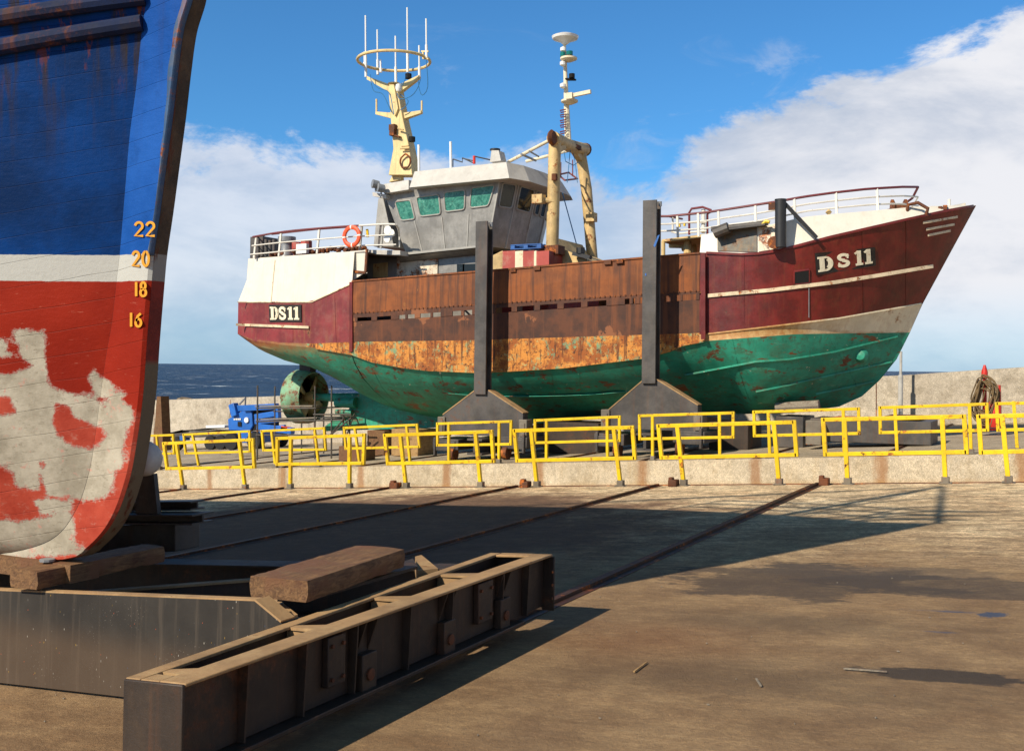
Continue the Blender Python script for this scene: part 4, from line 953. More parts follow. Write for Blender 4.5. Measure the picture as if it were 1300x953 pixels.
near=[([(208,562.8),(321,558),(323.2,592.5),(212.7,594.6)],[(224.2,563,232.8,620.9),(303.8,559.5,311.4,620.5)]),
([(352.3,556.3),(462.8,552),(461.5,587.7),(352.3,589)],[(369.5,556,368.5,619.8),(443.8,553,443.8,619.7)]),
([(488.6,552.5),(624,547.6),(627,585.2),(493,588.2)],[(508.3,552,515.7,618.5),(603.8,549,610.5,618)]),
([(653,546.6),(802.9,542.3),(806.3,581.2),(657.2,584.5)],[(674.5,545.8,681.8,617.2),(779.3,543.8,788,615.7)]),
([(835.9,540.6),(1008.2,535.7),(1011.6,577),(840.3,580.7)],[(860,540.6,868.1,615.7),(982.6,537,989.2,615.2)]),
([(1045,532.6),(1223.8,528.5),(1227.3,573.5),(1048,576.5)],[(1072,532,1076.2,615),(1196.2,529.6,1200.3,614.3)]),
([(1242.3,528.5),(1420,524),(1424,569),(1245.8,574)],[(1272.3,528.5,1280.4,614.3),(1395,525,1400,614)])]
far=[([(130,555),(219.8,552),(221.4,575.3),(132,578)],[(145,555,150,597.5),(199,553,203,596.5)]),
([(233.2,551.6),(316.8,547.3),(317.8,573),(236,575.3)],[(244.6,551.6,253.2,594),(303.8,548.3,309,593)]),
([(332.5,547),(411.5,543.4),(413.7,570.3),(335,571.4)],[(344.8,546.6,350,593),(399.3,544.5,405,592.5)]),
([(437,543),(529.2,539.2),(533,566.8),(439.4,569.2)],[(450.5,543.4,457,591),(516.2,540.2,521,589.7)]),
([(555.6,537.7),(649,534.8),(648.6,563.6),(555.6,565)],[(569.8,537.7,569.8,587.7),(633.8,535.3,633.4,587.7)]),
([(679.4,533.5),(786.6,529),(786.6,559),(679.4,561.8)],[(694,533.5,693.7,586),(770.9,530,771.4,584.2)]),
([(812,527.6),(930.9,524),(930.9,554.6),(812.5,557)],[(828.5,527.6,828.7,582.5),(913.4,524.6,914,581.7)]),
([(957.2,522.9),(1090,518.8),(1091,550),(958,553)],[(975.5,522.4,977.5,580.2),(1070.5,519.7,1072,579.5)]),
([(1117.2,517.4),(1252.7,512.8),(1253.9,545.8),(1117.8,549)],[(1136.2,517.4,1139.2,578.8),(1230.8,514,1233,577)]),
([(1265,512.3),(1420,509),(1422,542),(1267.2,545.8)],[(1286.9,511,1292,575.8),(1395,509,1397,575)])]
for k,(c,p) in enumerate(near):
    panel(c,p,19.0,f"yellow tube railing on the near edge of the pit, {lab[k]} from the left",'yellow railings on the near edge of the pit')
for k,(c,p) in enumerate(far):
    panel(c,p,26.32,f"yellow tube railing on the far edge of the pit, {lab[k] if k<9 else 'tenth'} from the left",'yellow railings on the far edge of the pit')
# ================================================================ cradles under the trawler
def cradle(u,topz,lbl,apex):
    t=thing('boat_cradle',lbl,'cradle',G(u,28.1,0),group='cradles carrying the trawler')
    zb=SL*u;(xl,yl),(xr,yr),(el,eyl),(er,eyr)=apex
    P=[at(xl,yl,28.0),at(xr,yr,28.0),at(er,eyr,28.0),Vector((at(er,eyr,28.0).x,28.0,zb+.72)),Vector((at(el,eyl,28.0).x,28.0,zb+.72)),at(el,eyl,28.0)]
    mini('gusset_plate',M['blacksteel'],lambda m:m.prism(P,(0,.34,0)),t,bevel=.015)
    mini('gusset_edge',M['flange'],lambda m:(m.bar(P[1]+Vector((0,.17,.02)),P[2]+Vector((0,.17,.02)),.36,.03),m.bar(P[0]+Vector((0,.17,.02)),P[5]+Vector((0,.17,.02)),.36,.03)),t)
    uc=(P[0].x+P[1].x)/2;w=.40;z0=P[0].z-.1
    def post(m):
        m.box((uc-.02,27.94,(z0+topz)/2),(w,.06,topz-z0));m.box((uc-.02,28.26,(z0+topz)/2),(w,.06,topz-z0));m.box((uc-.02,28.1,(z0+topz-.02)/2),(.06,.27,topz-z0-.02))
    mini('post',M['blacksteel'],post,t,bevel=.008)
    mini('post_cap',M['galv'],lambda m:m.tube((uc+.22,28.1,topz-.16),(uc+.22,28.1,topz-.03),.045),t)
    for x in(P[5].x-.02,P[2].x+.02):
        mini('end_bracket',M['galvrust'],lambda m:(m.box((x,28.15,zb+.95),(.26,.42,.6)),m.box((x,27.93,zb+.95),(.16,.05,.4))),t,bevel=.02)
    mini('cross_beam',M['blacksteel'],lambda m:(m.box(G(uc,32.3,.62),(.5,9.4,.06)),m.box(G(uc,32.3,.2),(.5,9.4,.06)),m.box(G(uc,32.3,.41),(.08,9.4,.38))),t)
    for s in(-1,1):
        mini('side_frame',M['blacksteel'],lambda m:(m.box(G(uc+s*1.15,28.6,.5),(.9,1.5,.32)),m.box(G(uc+s*1.15,27.84,.45),(.7,.05,.3)),m.box(G(uc+s*1.5,27.84,.45),(.08,.12,.55))),t,bevel=.02)
        mini('wheel',M['rust'],lambda m:m.lathe(G(uc+s*.9,27.9,.2),[(.2,-.08),(.2,.08)],(1,0,0),16),t)
    for k in range(2):mini('bearing_block',M['timber'],lambda m:m.box(G(uc,30.6+k*2.2,.78),(.6,1.1,.26)),t,bevel=.02)
    return t
cradle(-15.6,6.07,'black steel cradle with tall post before the trawler, the left of two',[(603,496),(620,496),(562,527),(664,525)])
cradle(-10.2,6.37,'black steel cradle with tall blue-marked post before the trawler, the right of two',[(818,482),(833,482),(770,523),(886,515)])
for (x0,y0,x1,y1) in((831,300,826,313),(837,291,832,302)):pass
mk=MB();mk.add([at(829.5,312,27.9),at(831.5,314,27.9),at(835,305,27.9),at(833,303,27.9)],[(0,1,2,3)]);mk.add([at(833,304,27.9),at(835,305,27.9),at(837.5,298,27.9),at(835,299,27.9)],[(0,1,2,3)])
mk.add([at(819,347,27.9),at(820.5,347,27.9),at(820.5,350,27.9),at(819,350,27.9)],[(0,1,2,3)])
mko=mk.build('paint_mark',M['pblue'],[o for o in C.objects if o.name.startswith('boat_cradle')][1],solid=.004,smooth=False)
# blocks and beams under bow and stern
def blockthing(name,label,cat,parts,group=None):
    t=thing(name,label,cat,parts[0][1],group=group)
    for pn,c,d,mt in parts:mini(pn,mt,lambda m:m.box(c,d),t,bevel=.02)
    return t
def lowblock(name,x0,x1,ytop,V,d,mt,label,cat,h0=0,group=None):
    a,b=at(x0,ytop,V),at(x1,ytop,V);u=(a.x+b.x)/2;z0=SL*u+h0
    mb=MB();mb.box((u,V+d/2,(a.z+z0)/2),(b.x-a.x,d,a.z-z0));return tag(mb.build(name,mt,bevel=.02),label,cat,group)
lowblock('keel_block',430,461,566,28.6,.7,M['timber'],'low brown timber block at the foot of the scaffold by the stern','block')
lowblock('keel_block',466,488,546,31.6,1.2,M['pconc'] if 'pconc' in M else M['timber'],'tall brown keel block under the skeg, left of a pair','block')
lowblock('keel_block',497,531,544,30.8,1.2,M['timberpale'],'wide pale keel block between the skeg and the left cradle','block')
t=blockthing('bow_cradle','long low black steel cradle box with rusty tops beneath the trawler bow','cradle',[('box_beam',G(at(1105,540,30).x,30.6,.42),(3.1,1.6,.62),M['blacksteel']),('end_plate',G(at(1034,540,29.5).x,29.7,.45),(.42,.7,.66),M['galvrust']),('top_plate',G(at(1145,540,30).x,30.6,.76),(.9,1.4,.06),M['rust']),('top_plate',G(at(1068,540,30).x,30.6,.77),(.6,1.4,.08),M['redprim'])])
mini('roller',M['plank'],lambda m:m.tube(at(985,517,30.5),at(1040,514,30.5),.14),t)
lowblock('stern_prop',985,1020,528,30.5,1.5,M['blacksteel'],'dark steel trestle under the trawler between right cradle and bow cradle','trestle')
for x0,x1,V in((690,760,30),(900,950,30)):
    lowblock('trestle',x0,x1,535,V,1.5,M['darksteel'],f"dark steel trestle in the shade under the hull {'between the two grey posts' if x0<800 else 'right of the right post'}",'trestle')
# ================================================================ sea wall, rocks, pole
Wp=[(-72,47.0),(-45,45.6),(-20,44.4),(-5,43.5),(30,41.6)]
_wa=at(1120,478.5,43.7);_wb=at(1300,466,43.3);_wl=at(200,508,45.6)
def wtop(u):return interp([(_wl.x-27,_wl.z-1.4),(_wl.x,_wl.z),(_wa.x,_wa.z),(_wb.x,_wb.z),(30,_wb.z+2.1)],u)
wl=MB();rings=[]
for i in range(41):
    u=-72+102*i/40;v=interp(Wp,u);z=wtop(u);rings.append([Vector((u,v,SL*u-1)),Vector((u,v,z)),Vector((u,v+.5,z+.02)),Vector((u,v+.5,-9))])
wl.loft(rings,closed=True,capa=True,capb=True)
wo=wl.build('sea_wall',M['wall'],bevel=0);tag(wo,'long pale concrete sea wall behind the trawler, higher towards the right','wall')
for u in(-58,-47,-41,-35,-29,-6.6,-.5,5):
    v=interp(Wp,u);mini('wall_joint',M['joint'] if 'joint' in M else M['rust'],lambda m:m.box((u,v-.002,(wtop(u)+SL*u)/2-.05),(.035,.012,wtop(u)-SL*u-.1)),wo)
def rock(c,r,seed):
    random.seed(seed);bm=bmesh.new();bmesh.ops.create_icosphere(bm,subdivisions=3,radius=1)
    o_=Vector((seed*3.1,seed*1.7,0))
    for v in bm.verts:
        n=mnoise.noise(v.co*1.4+o_)*.45+mnoise.noise(v.co*4+o_)*.12;v.co*=1+n;v.co.x*=r[0];v.co.y*=r[1];v.co.z*=r[2]
        v.co+=Vector(c)
    me=bpy.data.meshes.new('boulder');bm.to_mesh(me);bm.free();me.materials.append(M['rock']);o=bpy.data.objects.new('boulder',me);C.objects.link(o);return o
for k,(x,y,w) in enumerate([(208,503.5,10),(236,503,15),(262,505,12),(284,506,16),(312,508,14),(345,510,10),(186,503,12),(160,502,14)]):
    c=at(x,y+5,47.4);rock(c-Vector((0,0,.22)),(w*60/1360,.9,.34),k+1)
    tag(bpy.context.scene.objects[C.objects[-1].name],f"brown boulder resting behind the top of the sea wall, {lab[k]} of the row",'boulder','boulders behind the sea wall')
M['polegrey']=plain('pole_grey','b4b2ac',.5)
po=thing('steel_pole','thin grey steel pole standing by the sea wall right of the trawler bow','pole',G(at(1143,540,42.6).x,42.6))
mini('shaft',M['polegrey'],lambda m:(m.tube(G(at(1143,540,42.6).x,42.6,0),at(1143.5,476,42.6),.09),m.tube(at(1143.5,476,42.6),at(1143.8,446,42.6),.05)),po)
mini('base_plate',M['rust'],lambda m:m.box(G(at(1143,540,42.6).x,42.6,.02),(.4,.4,.04)),po)
# red hose trolley
hv=34.5;tr=thing('hose_trolley','red trolley with coiled brown hoses before the sea wall','trolley',G(at(1250,540,hv).x,hv))
g0=SL*at(1250,540,hv).x
mini('frame',M['red'],lambda m:(m.path([at(1258,490,hv+.3),at(1269,489,hv+.3),at(1270,540,hv+.3)],.035),m.path([at(1259,504,hv+.3),at(1270,504,hv+.3)],.03),m.tube(at(1250,543,hv),at(1250,476,hv),.06),m.lathe(at(1250,476,hv),[(.09,-.1),(.09,.1),(.03,.3)],(0,0,1),10),m.bar(at(1240,545,hv),at(1272,544,hv),.5,.06)),tr)
def hoses(m):
    random.seed(3)
    for k in range(16):
        c=at(1250+random.uniform(-3.5,4.5),504+random.uniform(-4,10),hv-.15-.02*k);a=.16+.14*random.random();b=.42+.25*random.random();ph=random.random()*.4
        m.path([c+Vector((a*math.cos(t)+.05*math.sin(3*t+ph),.03*math.sin(2*t),b*math.sin(t))) for t in[2*math.pi*i/24 for i in range(24)]],.02,6,closed=True)
mini('hose_coil',M['rope'],hoses,tr)
mini('gas_cylinder',M['red'],lambda m:m.lathe(at(1262,542,hv-.2),[(.18,0),(.2,.05),(.2,.62),(.12,.74),(.05,.78),(.05,.86),(.02,.88)],(0,0,1),18),tr)
mini('valve',M['galv'],lambda m:(m.tube(at(1241,485,hv),at(1250,481,hv),.04),m.lathe(at(1242,484,hv-.1),[(.07,-.04),(.07,.04)],(0,1,0),10)),tr)
# ================================================================ boom lift, trailer, scaffold, planks
LV=40.0;p=at(315,572,LV);bl=thing('boom_lift','blue boom lift folded down beside the sea wall, left of the trawler stern','boom lift',(p.x,LV,SL*p.x))
L_=lambda x,y,V=LV:at(x,y,V)
mini('body',M['blue'],lambda m:m.prism([L_(290,546),L_(317,547),L_(321,540),L_(319,520),L_(310,520),L_(297,527),L_(289,532)],(0,1.8,0)),bl,bevel=.04)
mini('body_panel',M['black'],lambda m:m.prism([L_(302,541,39.97),L_(306.5,541,39.97),L_(306.5,535,39.97),L_(302,535,39.97)],(0,-.02,0)),bl)
mini('body_marking',M['wglass'],lambda m:[m.prism([L_(297+2.4*k,533,39.97),L_(298.6+2.4*k,533,39.97),L_(298.6+2.4*k,530.8,39.97),L_(297+2.4*k,530.8,39.97)],(0,-.02,0)) for k in range(4)],bl)
mini('hose_reel',M['whiteplastic'],lambda m:m.lathe(L_(313,533,39.95),[(.13,-.03),(.13,.03)],(0,1,0),14),bl)
mini('turret',M['blue'],lambda m:(m.prism([L_(295,523),L_(314,521),L_(312,514),L_(296,514.5)],(0,1.4,0)),m.bar(L_(296,512.5),L_(300,528),.35,.35,(0,1,0))),bl,bevel=.03)
mini('chassis',M['blue'],lambda m:m.prism([L_(292,562),L_(331,562),L_(331,548),L_(292,549)],(0,1.6,0)),bl,bevel=.03)
mini('engine_bay',M['black'],lambda m:m.prism([L_(317,547,40.1),L_(329,546,40.1),L_(328,521,40.1),L_(318,521,40.1)],(0,1.5,0)),bl,bevel=.03)
for a,b,w in(((311,518),(352,515.5),.28),((325,529),(353,524.5),.26),((325,535),(353,533),.24),((328,541),(372,547),.3),((332,545),(362,541),.16),((352,515),(353,533),.25)):
    mini('boom_section',M['blue'],lambda m:m.bar(L_(*a),L_(*b),w,w),bl,bevel=.02)
mini('boom_tip',M['orange'],lambda m:m.bar(L_(359,543),L_(367,545),.3,.2),bl)
mini('exhaust',M['galv'],lambda m:m.path([L_(304,513),L_(312,504.5),L_(311,515),L_(311.5,521)],.05),bl)
for x,y,V in((297,565,39.9),(326,564,39.9),(297,563,41.7),(326,563,41.7)):
    c=Vector((L_(x,y).x,V,SL*L_(x,y).x+.42));w_=mini('wheel',M['rubber'],lambda m:m.lathe(c,[(.25,-.16),(.40,-.16),(.42,-.1),(.42,.1),(.40,.16),(.25,.16)],(0,1,0),22),bl)
    mini('rim',M['blue'],lambda m:m.lathe(c+Vector((0,-.12,0)),[(.02,-.02),(.24,-.02),(.26,.04)],(0,1,0),18),w_)
p=at(250,572,41.5);tl=thing('flat_trailer','dark flat trailer with a white panel, left of the blue lift','trailer',(p.x,41.5,SL*p.x))
T_=lambda x,y,V=41:at(x,y,V)
mini('bed',M['blacksteel'],lambda m:m.prism([T_(212,556),T_(290,554),T_(290,548),T_(250,547),T_(212,551)],(0,1.8,0)),tl,bevel=.03)
mini('white_panel',M['whiteplastic'],lambda m:m.prism([T_(261,543.5),T_(285,543),T_(285,539.5),T_(261,540)],(0,1.2,0)),tl,bevel=.02)
mini('load',M['rubber'],lambda m:(m.prism([T_(206,551),T_(228,547.5),T_(231,546),T_(222,549),T_(218,556)],(0,1,0)),m.prism([T_(232,548),T_(262,545),T_(262,543),T_(240,546)],(0,1.4,0))),tl,bevel=.02)
mini('blue_crate',M['pblue'],lambda m:m.prism([T_(228,559,40.9),T_(234,559,40.9),T_(234,553,40.9),T_(228,553,40.9)],(0,.4,0)),tl)
for x in(225,268,281):
    c=T_(x,562);mini('wheel',M['rubber'],lambda m:m.lathe(Vector((c.x,41,SL*c.x+.36)),[(.1,-.12),(.35,-.12),(.37,0),(.35,.12),(.1,.12)],(0,1,0),20),tl)
tag(mini('prop_timber',M['timber'],lambda m:m.prism([at(194,572,28.2),at(207,572,28.2),at(204,503,28.2),at(199,503,28.2)],(0,.4,0)),None),'leaning brown timber prop seen just right of the blue boat stem','prop')
pk=thing('plank_stack','short stack of grey planks lying flat on the far deck left of the scaffold','planks',gnd(312,577))
for k,(x0,x1,y) in enumerate(((282,312,577),(296,337,579.5),(308,337,576),(300,330,574))):
    a=gnd(x0,y);b=gnd(x1,y);b.y=a.y;b.z=SL*b.x;mini('plank',M['plank'],lambda m:m.bar(a+Vector((0,0,.06+.03*(k%2))),b+Vector((0,0,.06+.03*(k%2))),.28,.06),pk,bevel=.01)
sc=thing('scaffold','grey tube scaffold with boards round the propeller nozzle','scaffold',G(at(380,560,31).x,31))
def scafpost(x,y0,V):
    b=at(x,560,V);mini('standard',M['galvd'],lambda m:m.tube(Vector((b.x,V,SL*b.x)),Vector((at(x,y0,V).x,V,at(x,y0,V).z)),.03),sc)
M['galvd']=painted('scaffold_tube','57524b',.4,6,.2,.2,.5,.3,metal=.3)
for x,y0,V in((327,489,30.6),(400,490,30.6),(421,489,30.6),(436,525,30.6),(349,490,34.2),(383,500,34.2),(411,505,34.2),(444,528,31.5)):scafpost(x,y0,V)
for a,b,V in(((325,518),(402,518),30.55),((325,535),(438,533),30.55),((325,552),(423,552),30.55),((347,522),(412,522),34.25),((398,526),(446,526),30.55),((421,551),(446,530),30.5)):
    mini('ledger',M['galvd'],lambda m:m.tube(at(*a,V),at(*b,V),.028),sc)
for x,y in((327,518),(400,518),(327,535),(400,533),(421,533)):mini('transom',M['galvd'],lambda m:m.tube(at(x,y,30.5),Vector((at(x,y,30.5).x,34.3,at(x,y,30.5).z)),.026),sc)
for k in range(4):mini('board',M['plank'],lambda m:m.bar(Vector((at(327,534,30.8).x,30.8+.24*k,at(327,534,30.8).z+.05)),Vector((at(437,531,30.8).x,30.8+.24*k,at(437,531,30.8).z+.05)),.22,.04),sc)
for k in range(2):mini('board',M['plank'],lambda m:m.bar(Vector((at(327,517,30.8).x,30.75+.24*k,at(327,517,30.8).z+.05)),Vector((at(400,517,30.8).x,30.75+.24*k,at(400,517,30.8).z+.05)),.22,.04),sc)
mini('diagonal_brace',M['galvd'],lambda m:(m.tube(at(419,552,30.5),at(436,532,30.5),.026),m.tube(at(440,553,30.5),at(450,525,31.5),.026)),sc)
# ================================================================ blue, white and red wooden boat
SV=5.1
bb=thing('wooden_boat','blue, white and red wooden fishing boat with flaking bottom paint on the carriage','fishing boat',(-5.0,SV,.4))
INN=[(197,-420),(194,-200),(190,0),(184,50),(178,110),(170,170),(164,240),(157,323),(153,357),(147,410),(140,450),(133,500),(127,545),(118,600),(100,650),(70,685),(20,701),(-40,706)]
OUT=[(330,-560),(293,-260),(275,-120),(262,0),(250,42),(243,90),(236,150),(228,210),(220,270),(212,325),(209,357),(203,430),(198,500),(190,560),(180,610),(160,660),(132,692),(105,706),(20,709),(-40,712)]
def atZ(px,py,D):
    r=Vector(ray(px,py));return Vector((0,0,EYE))+r*D
HT=.06
inn=[at(x,y,SV-HT) for x,y in INN];out=[at(x,y,SV+HT) for x,y in OUT]
inn.sort(key=lambda p:p.z);out.sort(key=lambda p:p.z)
it=[(p.z,p.x) for p in inn];ot=[(p.z,p.x) for p in out]
ZK=inn[0].z;ZH=6.35
def ui(z):return interps(it,z) if z<it[-1][0] else it[-1][1]+(z-it[-1][0])*.05
def uo(z):
    if z<ot[-1][0]:return interps(ot,z)
    return ot[-1][1]+(z-ot[-1][0])*.3
# station list (distance aft of the rabbet)
ss=[0,.004]+[.02*i for i in range(1,90)]+[1.8+.35*i for i in range(1,42)]
def sheer(s):return ZH-.12*min(s,7)
rowsz=[ZK+.025*i for i in range(int((4.6-ZK)/.025))]
rowsz+= [4.6,4.9,5.2,5.5,5.8,6.1,ZH]
def smooth(x,a,b):
    t=min(1,max(0,(x-a)/(b-a)));return t*t*(3-2*t)
def wid(s,z):
    a=math.tan(math.radians(12+15*smooth(z,ZK,1.5)+9*smooth(z,3.2,5.5)))
    Bm=.12+2.5*smooth(z,ZK-.3,2.3);
    return Bm*(1-math.exp(-a*s/Bm))
def hullpt(s,z,side):
    zz=min(z,sheer(s)-(ZH-z)*0) if z>sheer(s) else z
    drop=SL*s*(1-smooth(z,ZK,2.5))
    return Vector((ui(zz)-s,SV-side*(HT+wid(s,zz)),zz-drop))
def inpoly(P,x,y):
    c=False;j=len(P)-1
    for i in range(len(P)):
        if (P[i][1]>y)!=(P[j][1]>y) and x<(P[j][0]-P[i][0])*(y-P[i][1])/(P[j][1]-P[i][1])+P[i][0]:c=not c
        j=i
    return c
def pdist(P,x,y):
    d=1e9
    for i in range(len(P)):
        (ax,ay),(bx,by)=P[i-1],P[i];dx,dy=bx-ax,by-ay;t=max(0,min(1,((x-ax)*dx+(y-ay)*dy)/(dx*dx+dy*dy)));d=min(d,math.hypot(x-ax-t*dx,y-ay-t*dy))
    return d if inpoly(P,x,y) else -d
GREY=[[(-300,425),(10,431),(22,440),(18,422),(56,417),(59,470),(62,487),(85,500),(115,501),(128,512),(124,540),(100,530),(86,512),(70,512),(66,535),(72,550),(92,566),(120,570),(135,548),(133,585),(118,640),(90,630),(60,627),(50,600),(52,622),(25,618),(10,590),(-300,575)],
 [(137,512),(150,506),(170,518),(170,532),(163,545),(160,582),(150,590),(143,635),(124,630),(128,600),(136,560)],
 [(-300,665),(50,660),(88,648),(94,670),(92,690),(112,702),(-300,730)],[(42,634),(92,636),(90,650),(52,652)],[(112,478),(120,472),(160,500),(150,515),(120,500)]]
REDI=[[(-300,500),(12,502),(24,526),(-300,545)],[(-300,462),(18,450),(42,463),(22,474),(-300,474)],[(8,428),(28,440),(24,452),(5,448)],[(48,584),(57,586),(56,592),(49,592)]]
def bake(me,off):
    at_=me.attributes.new('peel','FLOAT','POINT');a2=me.attributes.new('low','FLOAT','POINT')
    for i,v in enumerate(me.vertices):
        p=v.co+off;x,y=proj(p.x,p.y,p.z) if p.y<SV+.15 and p.x>-9 else (-500,500)
        if p.z<2.6 and x>-200:
            g=max(pdist(P,x,y) for P in GREY);r=max(pdist(P,x,y) for P in REDI);d=min(g,-r)
        else:d=-60 if p.z>1.5 else (8 if p.z<1 else -20)
        at_.data[i].value=max(-60,min(60,d))/20;a2.data[i].value=(y-492-.15*x)/20 if x>-200 else -1
hb_=MB()
for side in(1,-1):
    S_=ss if side==1 else ss[::6]+[ss[-1]];Z_=rowsz if side==1 else rowsz[::8]+[rowsz[-1]]
    hb_.loft([[hullpt(s,z,side) for z in Z_] for s in S_])
# deck, bottom and stern
hb_.loft([[hullpt(s,ZH,1),hullpt(s,ZH,-1)] for s in ss[::6]]);hb_.loft([[hullpt(s,ZK,1),hullpt(s,ZK,-1)] for s in ss[::6]])
hb_.loft([[hullpt(ss[-1],z,1),hullpt(ss[-1],z,-1)] for z in rowsz[::8]+[ZH]])
zW1=atZ(120,323.5,7.0).z;zW0=atZ(120,357,7.0).z
def hullpaint(name,stempart):
    m=Mt(name);z=m.xyz()[2];jit=m.mul(m.math('SUBTRACT',m.noise(14,4),.5),.012);zz=m.addn(z,jit)
    # plank seams rising towards the bow
    pl_=m.addn(m.mul(m.addn(z,m.mul(m.xyz()[0],-.17)),1/.165),m.mul(m.noise(.8,2),.5))
    fr_=m.math('PINGPONG',pl_,.5);seam=m.step(m.addn(fr_,m.mul(m.noise(5,4),.03)),.035,.012)
    seamn=m.mul(seam,m.step(m.noise(2.2,4),.38,.52))
    big=m.noise(1.4,7,.62);fine=m.noise(26,7,.72);brush=m.noise(1,5,.6,m.vec((14,14,40)))
    bl=m.mix(m.step(big,.3,.7),srgb('002450'),srgb('003a7c')) if not stempart else m.mix(m.step(big,.3,.7),srgb('0f4690'),srgb('2259a8'))  # stem gets a lighter blue, its fuller sunlight put into the colour
    bl=m.mix(m.mul(m.step(m.noise(5,8,.75),.5,.7),.3),bl,srgb('021c44'))
    # brown weeping stains from the deck scuppers, fading downward
    st=m.noise(1,6,.6,m.vec((7.5,7.5,.28)));st2=m.noise(1,4,.6,m.vec((24,24,.7),(2,3,0)))
    low=m.step(z,2.9,3.9)
    sm=m.mul(m.step(m.addn(m.mul(st,.7),m.mul(st2,.3)),.47,.60),m.addn(m.mul(low,.9),.02))
    if stempart:sm=m.mul(sm,.2)
    bl=m.mix(sm,bl,srgb('33291c'))
    rs=m.mul(m.step(m.noise(1,7,.68,m.vec((9,9,2.2))),.56,.62),m.step(z,3.4,3.9));bl=m.mix(m.mul(rs,.0 if stempart else .85),bl,srgb('6d3417'))
    wh=m.mix(m.mul(m.step(fine,.5,.7),.2),srgb('b9b9b2'),srgb('9a9992'))
    rd=m.mix(m.step(big,.3,.7),srgb('802012'),srgb('962a18'));rd=m.mix(m.mul(m.step(m.noise(1,7,.75,m.vec((9,9,50),(1,1,1))),.62,.68),.5),rd,srgb('b8705c'))
    rd2=m.mix(m.step(m.noise(2.4,7,.65),.35,.65),srgb('99382a'),srgb('b04c3a'));rd2=m.mix(m.mul(m.step(m.noise(9,7,.75,m.vec((1,1,2))),.55,.68),.6),rd2,srgb('b07868'))
    lo=m.step(m.addn(m.attr('low'),m.mul(m.math('SUBTRACT',m.noise(9,6),.5),1.5)),-.1,.1);rd=m.mix(lo,rd,rd2)
    pn=m.addn(m.mul(m.math('SUBTRACT',m.noise(9,9,.78),.5),1.3),m.mul(m.math('SUBTRACT',m.noise(1,7,.75,m.vec((30,30,70))),.5),.6));pk_=m.step(m.addn(m.attr('peel'),pn),-.03,.05)
    gy=m.mix(m.step(m.noise(3,8,.7),.35,.65),srgb('958d7c'),srgb('b8b09e'));gy=m.mix(m.mul(m.step(m.noise(1,8,.8,m.vec((16,16,34))),.54,.66),.55),gy,srgb('6f6654'));gy=m.mix(m.mul(m.step(m.noise(16,5,.7),.6,.68),.7),gy,srgb('c08a7c'))
    rim_=m.step(m.addn(m.attr('peel'),pn),-.16,-.04);rd=m.mix(m.mul(rim_,.6),rd,srgb('b0958a'));rd=m.mix(pk_,rd,gy)
    c=m.mix(m.step(zz,zW0-.002,zW0+.002),rd,wh);c=m.mix(m.step(zz,zW1-.002,zW1+.002),c,bl)
    c=m.mix(m.mul(seamn,.22),c,srgb('2a2420'))
    # chips baring pale wood
    ch=m.step(m.noise(4.2,7,.7,m.vec((1,1,3),(5,5,2))),.72,.74);c=m.mix(ch,c,srgb('cbbd96'))
    h=m.addn(m.addn(m.mul(fine,.35),m.mul(brush,.35)),m.addn(m.mul(seam,-.7),m.addn(m.mul(pk_,-.5),m.mul(m.noise(6,8,.75),.7))))
    return m.fin(c,m.addn(.5,m.mul(pk_,.3)),0,h,.5,.010,spec=.08)
M['bhull']=hullpaint('wooden_hull_paint',False);M['bstem']=hullpaint('stem_paint_sunlit',True)
ho=hb_.build('hull',M['bhull'],bb,angle=50);bake(ho.data,rootloc(bb))
# stem post
sp=MB();zs=[ZK-.02+.03*i for i in range(int((ZH+.5-ZK)/.03))];ringsS=[]
for z in zs:
    uo_=uo(z);ui_=min(ui(max(z,ZK))-.02,uo_-.05)
    ringsS.append([Vector((ui_,SV-HT-.015,z)),Vector(((ui_+uo_)/2,SV-HT-.015,z)),Vector((uo_-.02,SV-HT-.01,z)),Vector((uo_,SV-HT+.01,z)),Vector((uo_,SV+HT,z)),Vector((uo_-.02,SV+HT+.015,z)),Vector((ui_,SV+HT+.015,z))])
sp.loft(ringsS,closed=True,capa=True,capb=True);so=sp.build('stem_post',M['bstem'],bb,angle=40);bake(so.data,rootloc(bb))
M['stemband']=painted('stem_band','5a5a50',.62,3,.5,.2,.65,.4,rcol=srgb('8a4420'))
def bandcol(m):
    pass
mm=Mt('stem_face');z=mm.xyz()[2];b=mm.mix(mm.step(mm.noise(3,8,.7),.4,.6),srgb('3d3226'),srgb('5a4836'));b2=mm.mix(mm.step(mm.noise(3,8,.7),.4,.6),srgb('6d2318'),srgb('8a2c1e'))
b3=mm.mix(mm.step(z,zW0-.55,zW0-.5),srgb('6e604a'),b2);b=mm.mix(mm.step(z,zW1-.002,zW1+.002),mm.mix(mm.step(z,zW0-.002,zW0+.002),b3,srgb('8e8c86')),b);b=mm.mix(mm.step(mm.noise(1,8,.7,mm.vec((5,5,1))),.58,.66),b,srgb('5c2c14'))
M['stemface']=mm.fin(b,.8,0,mm.noise(12,7,.75),.7,.012)
sf_=MB();sf_.loft([[Vector((uo(z)+.003,SV-HT+.008,z)),Vector((uo(z)+.010,SV-.01,z)),Vector((uo(z)+.010,SV+HT-.008,z))] for z in zs]);sf_.build('stem_band',M['stemface'],bb)
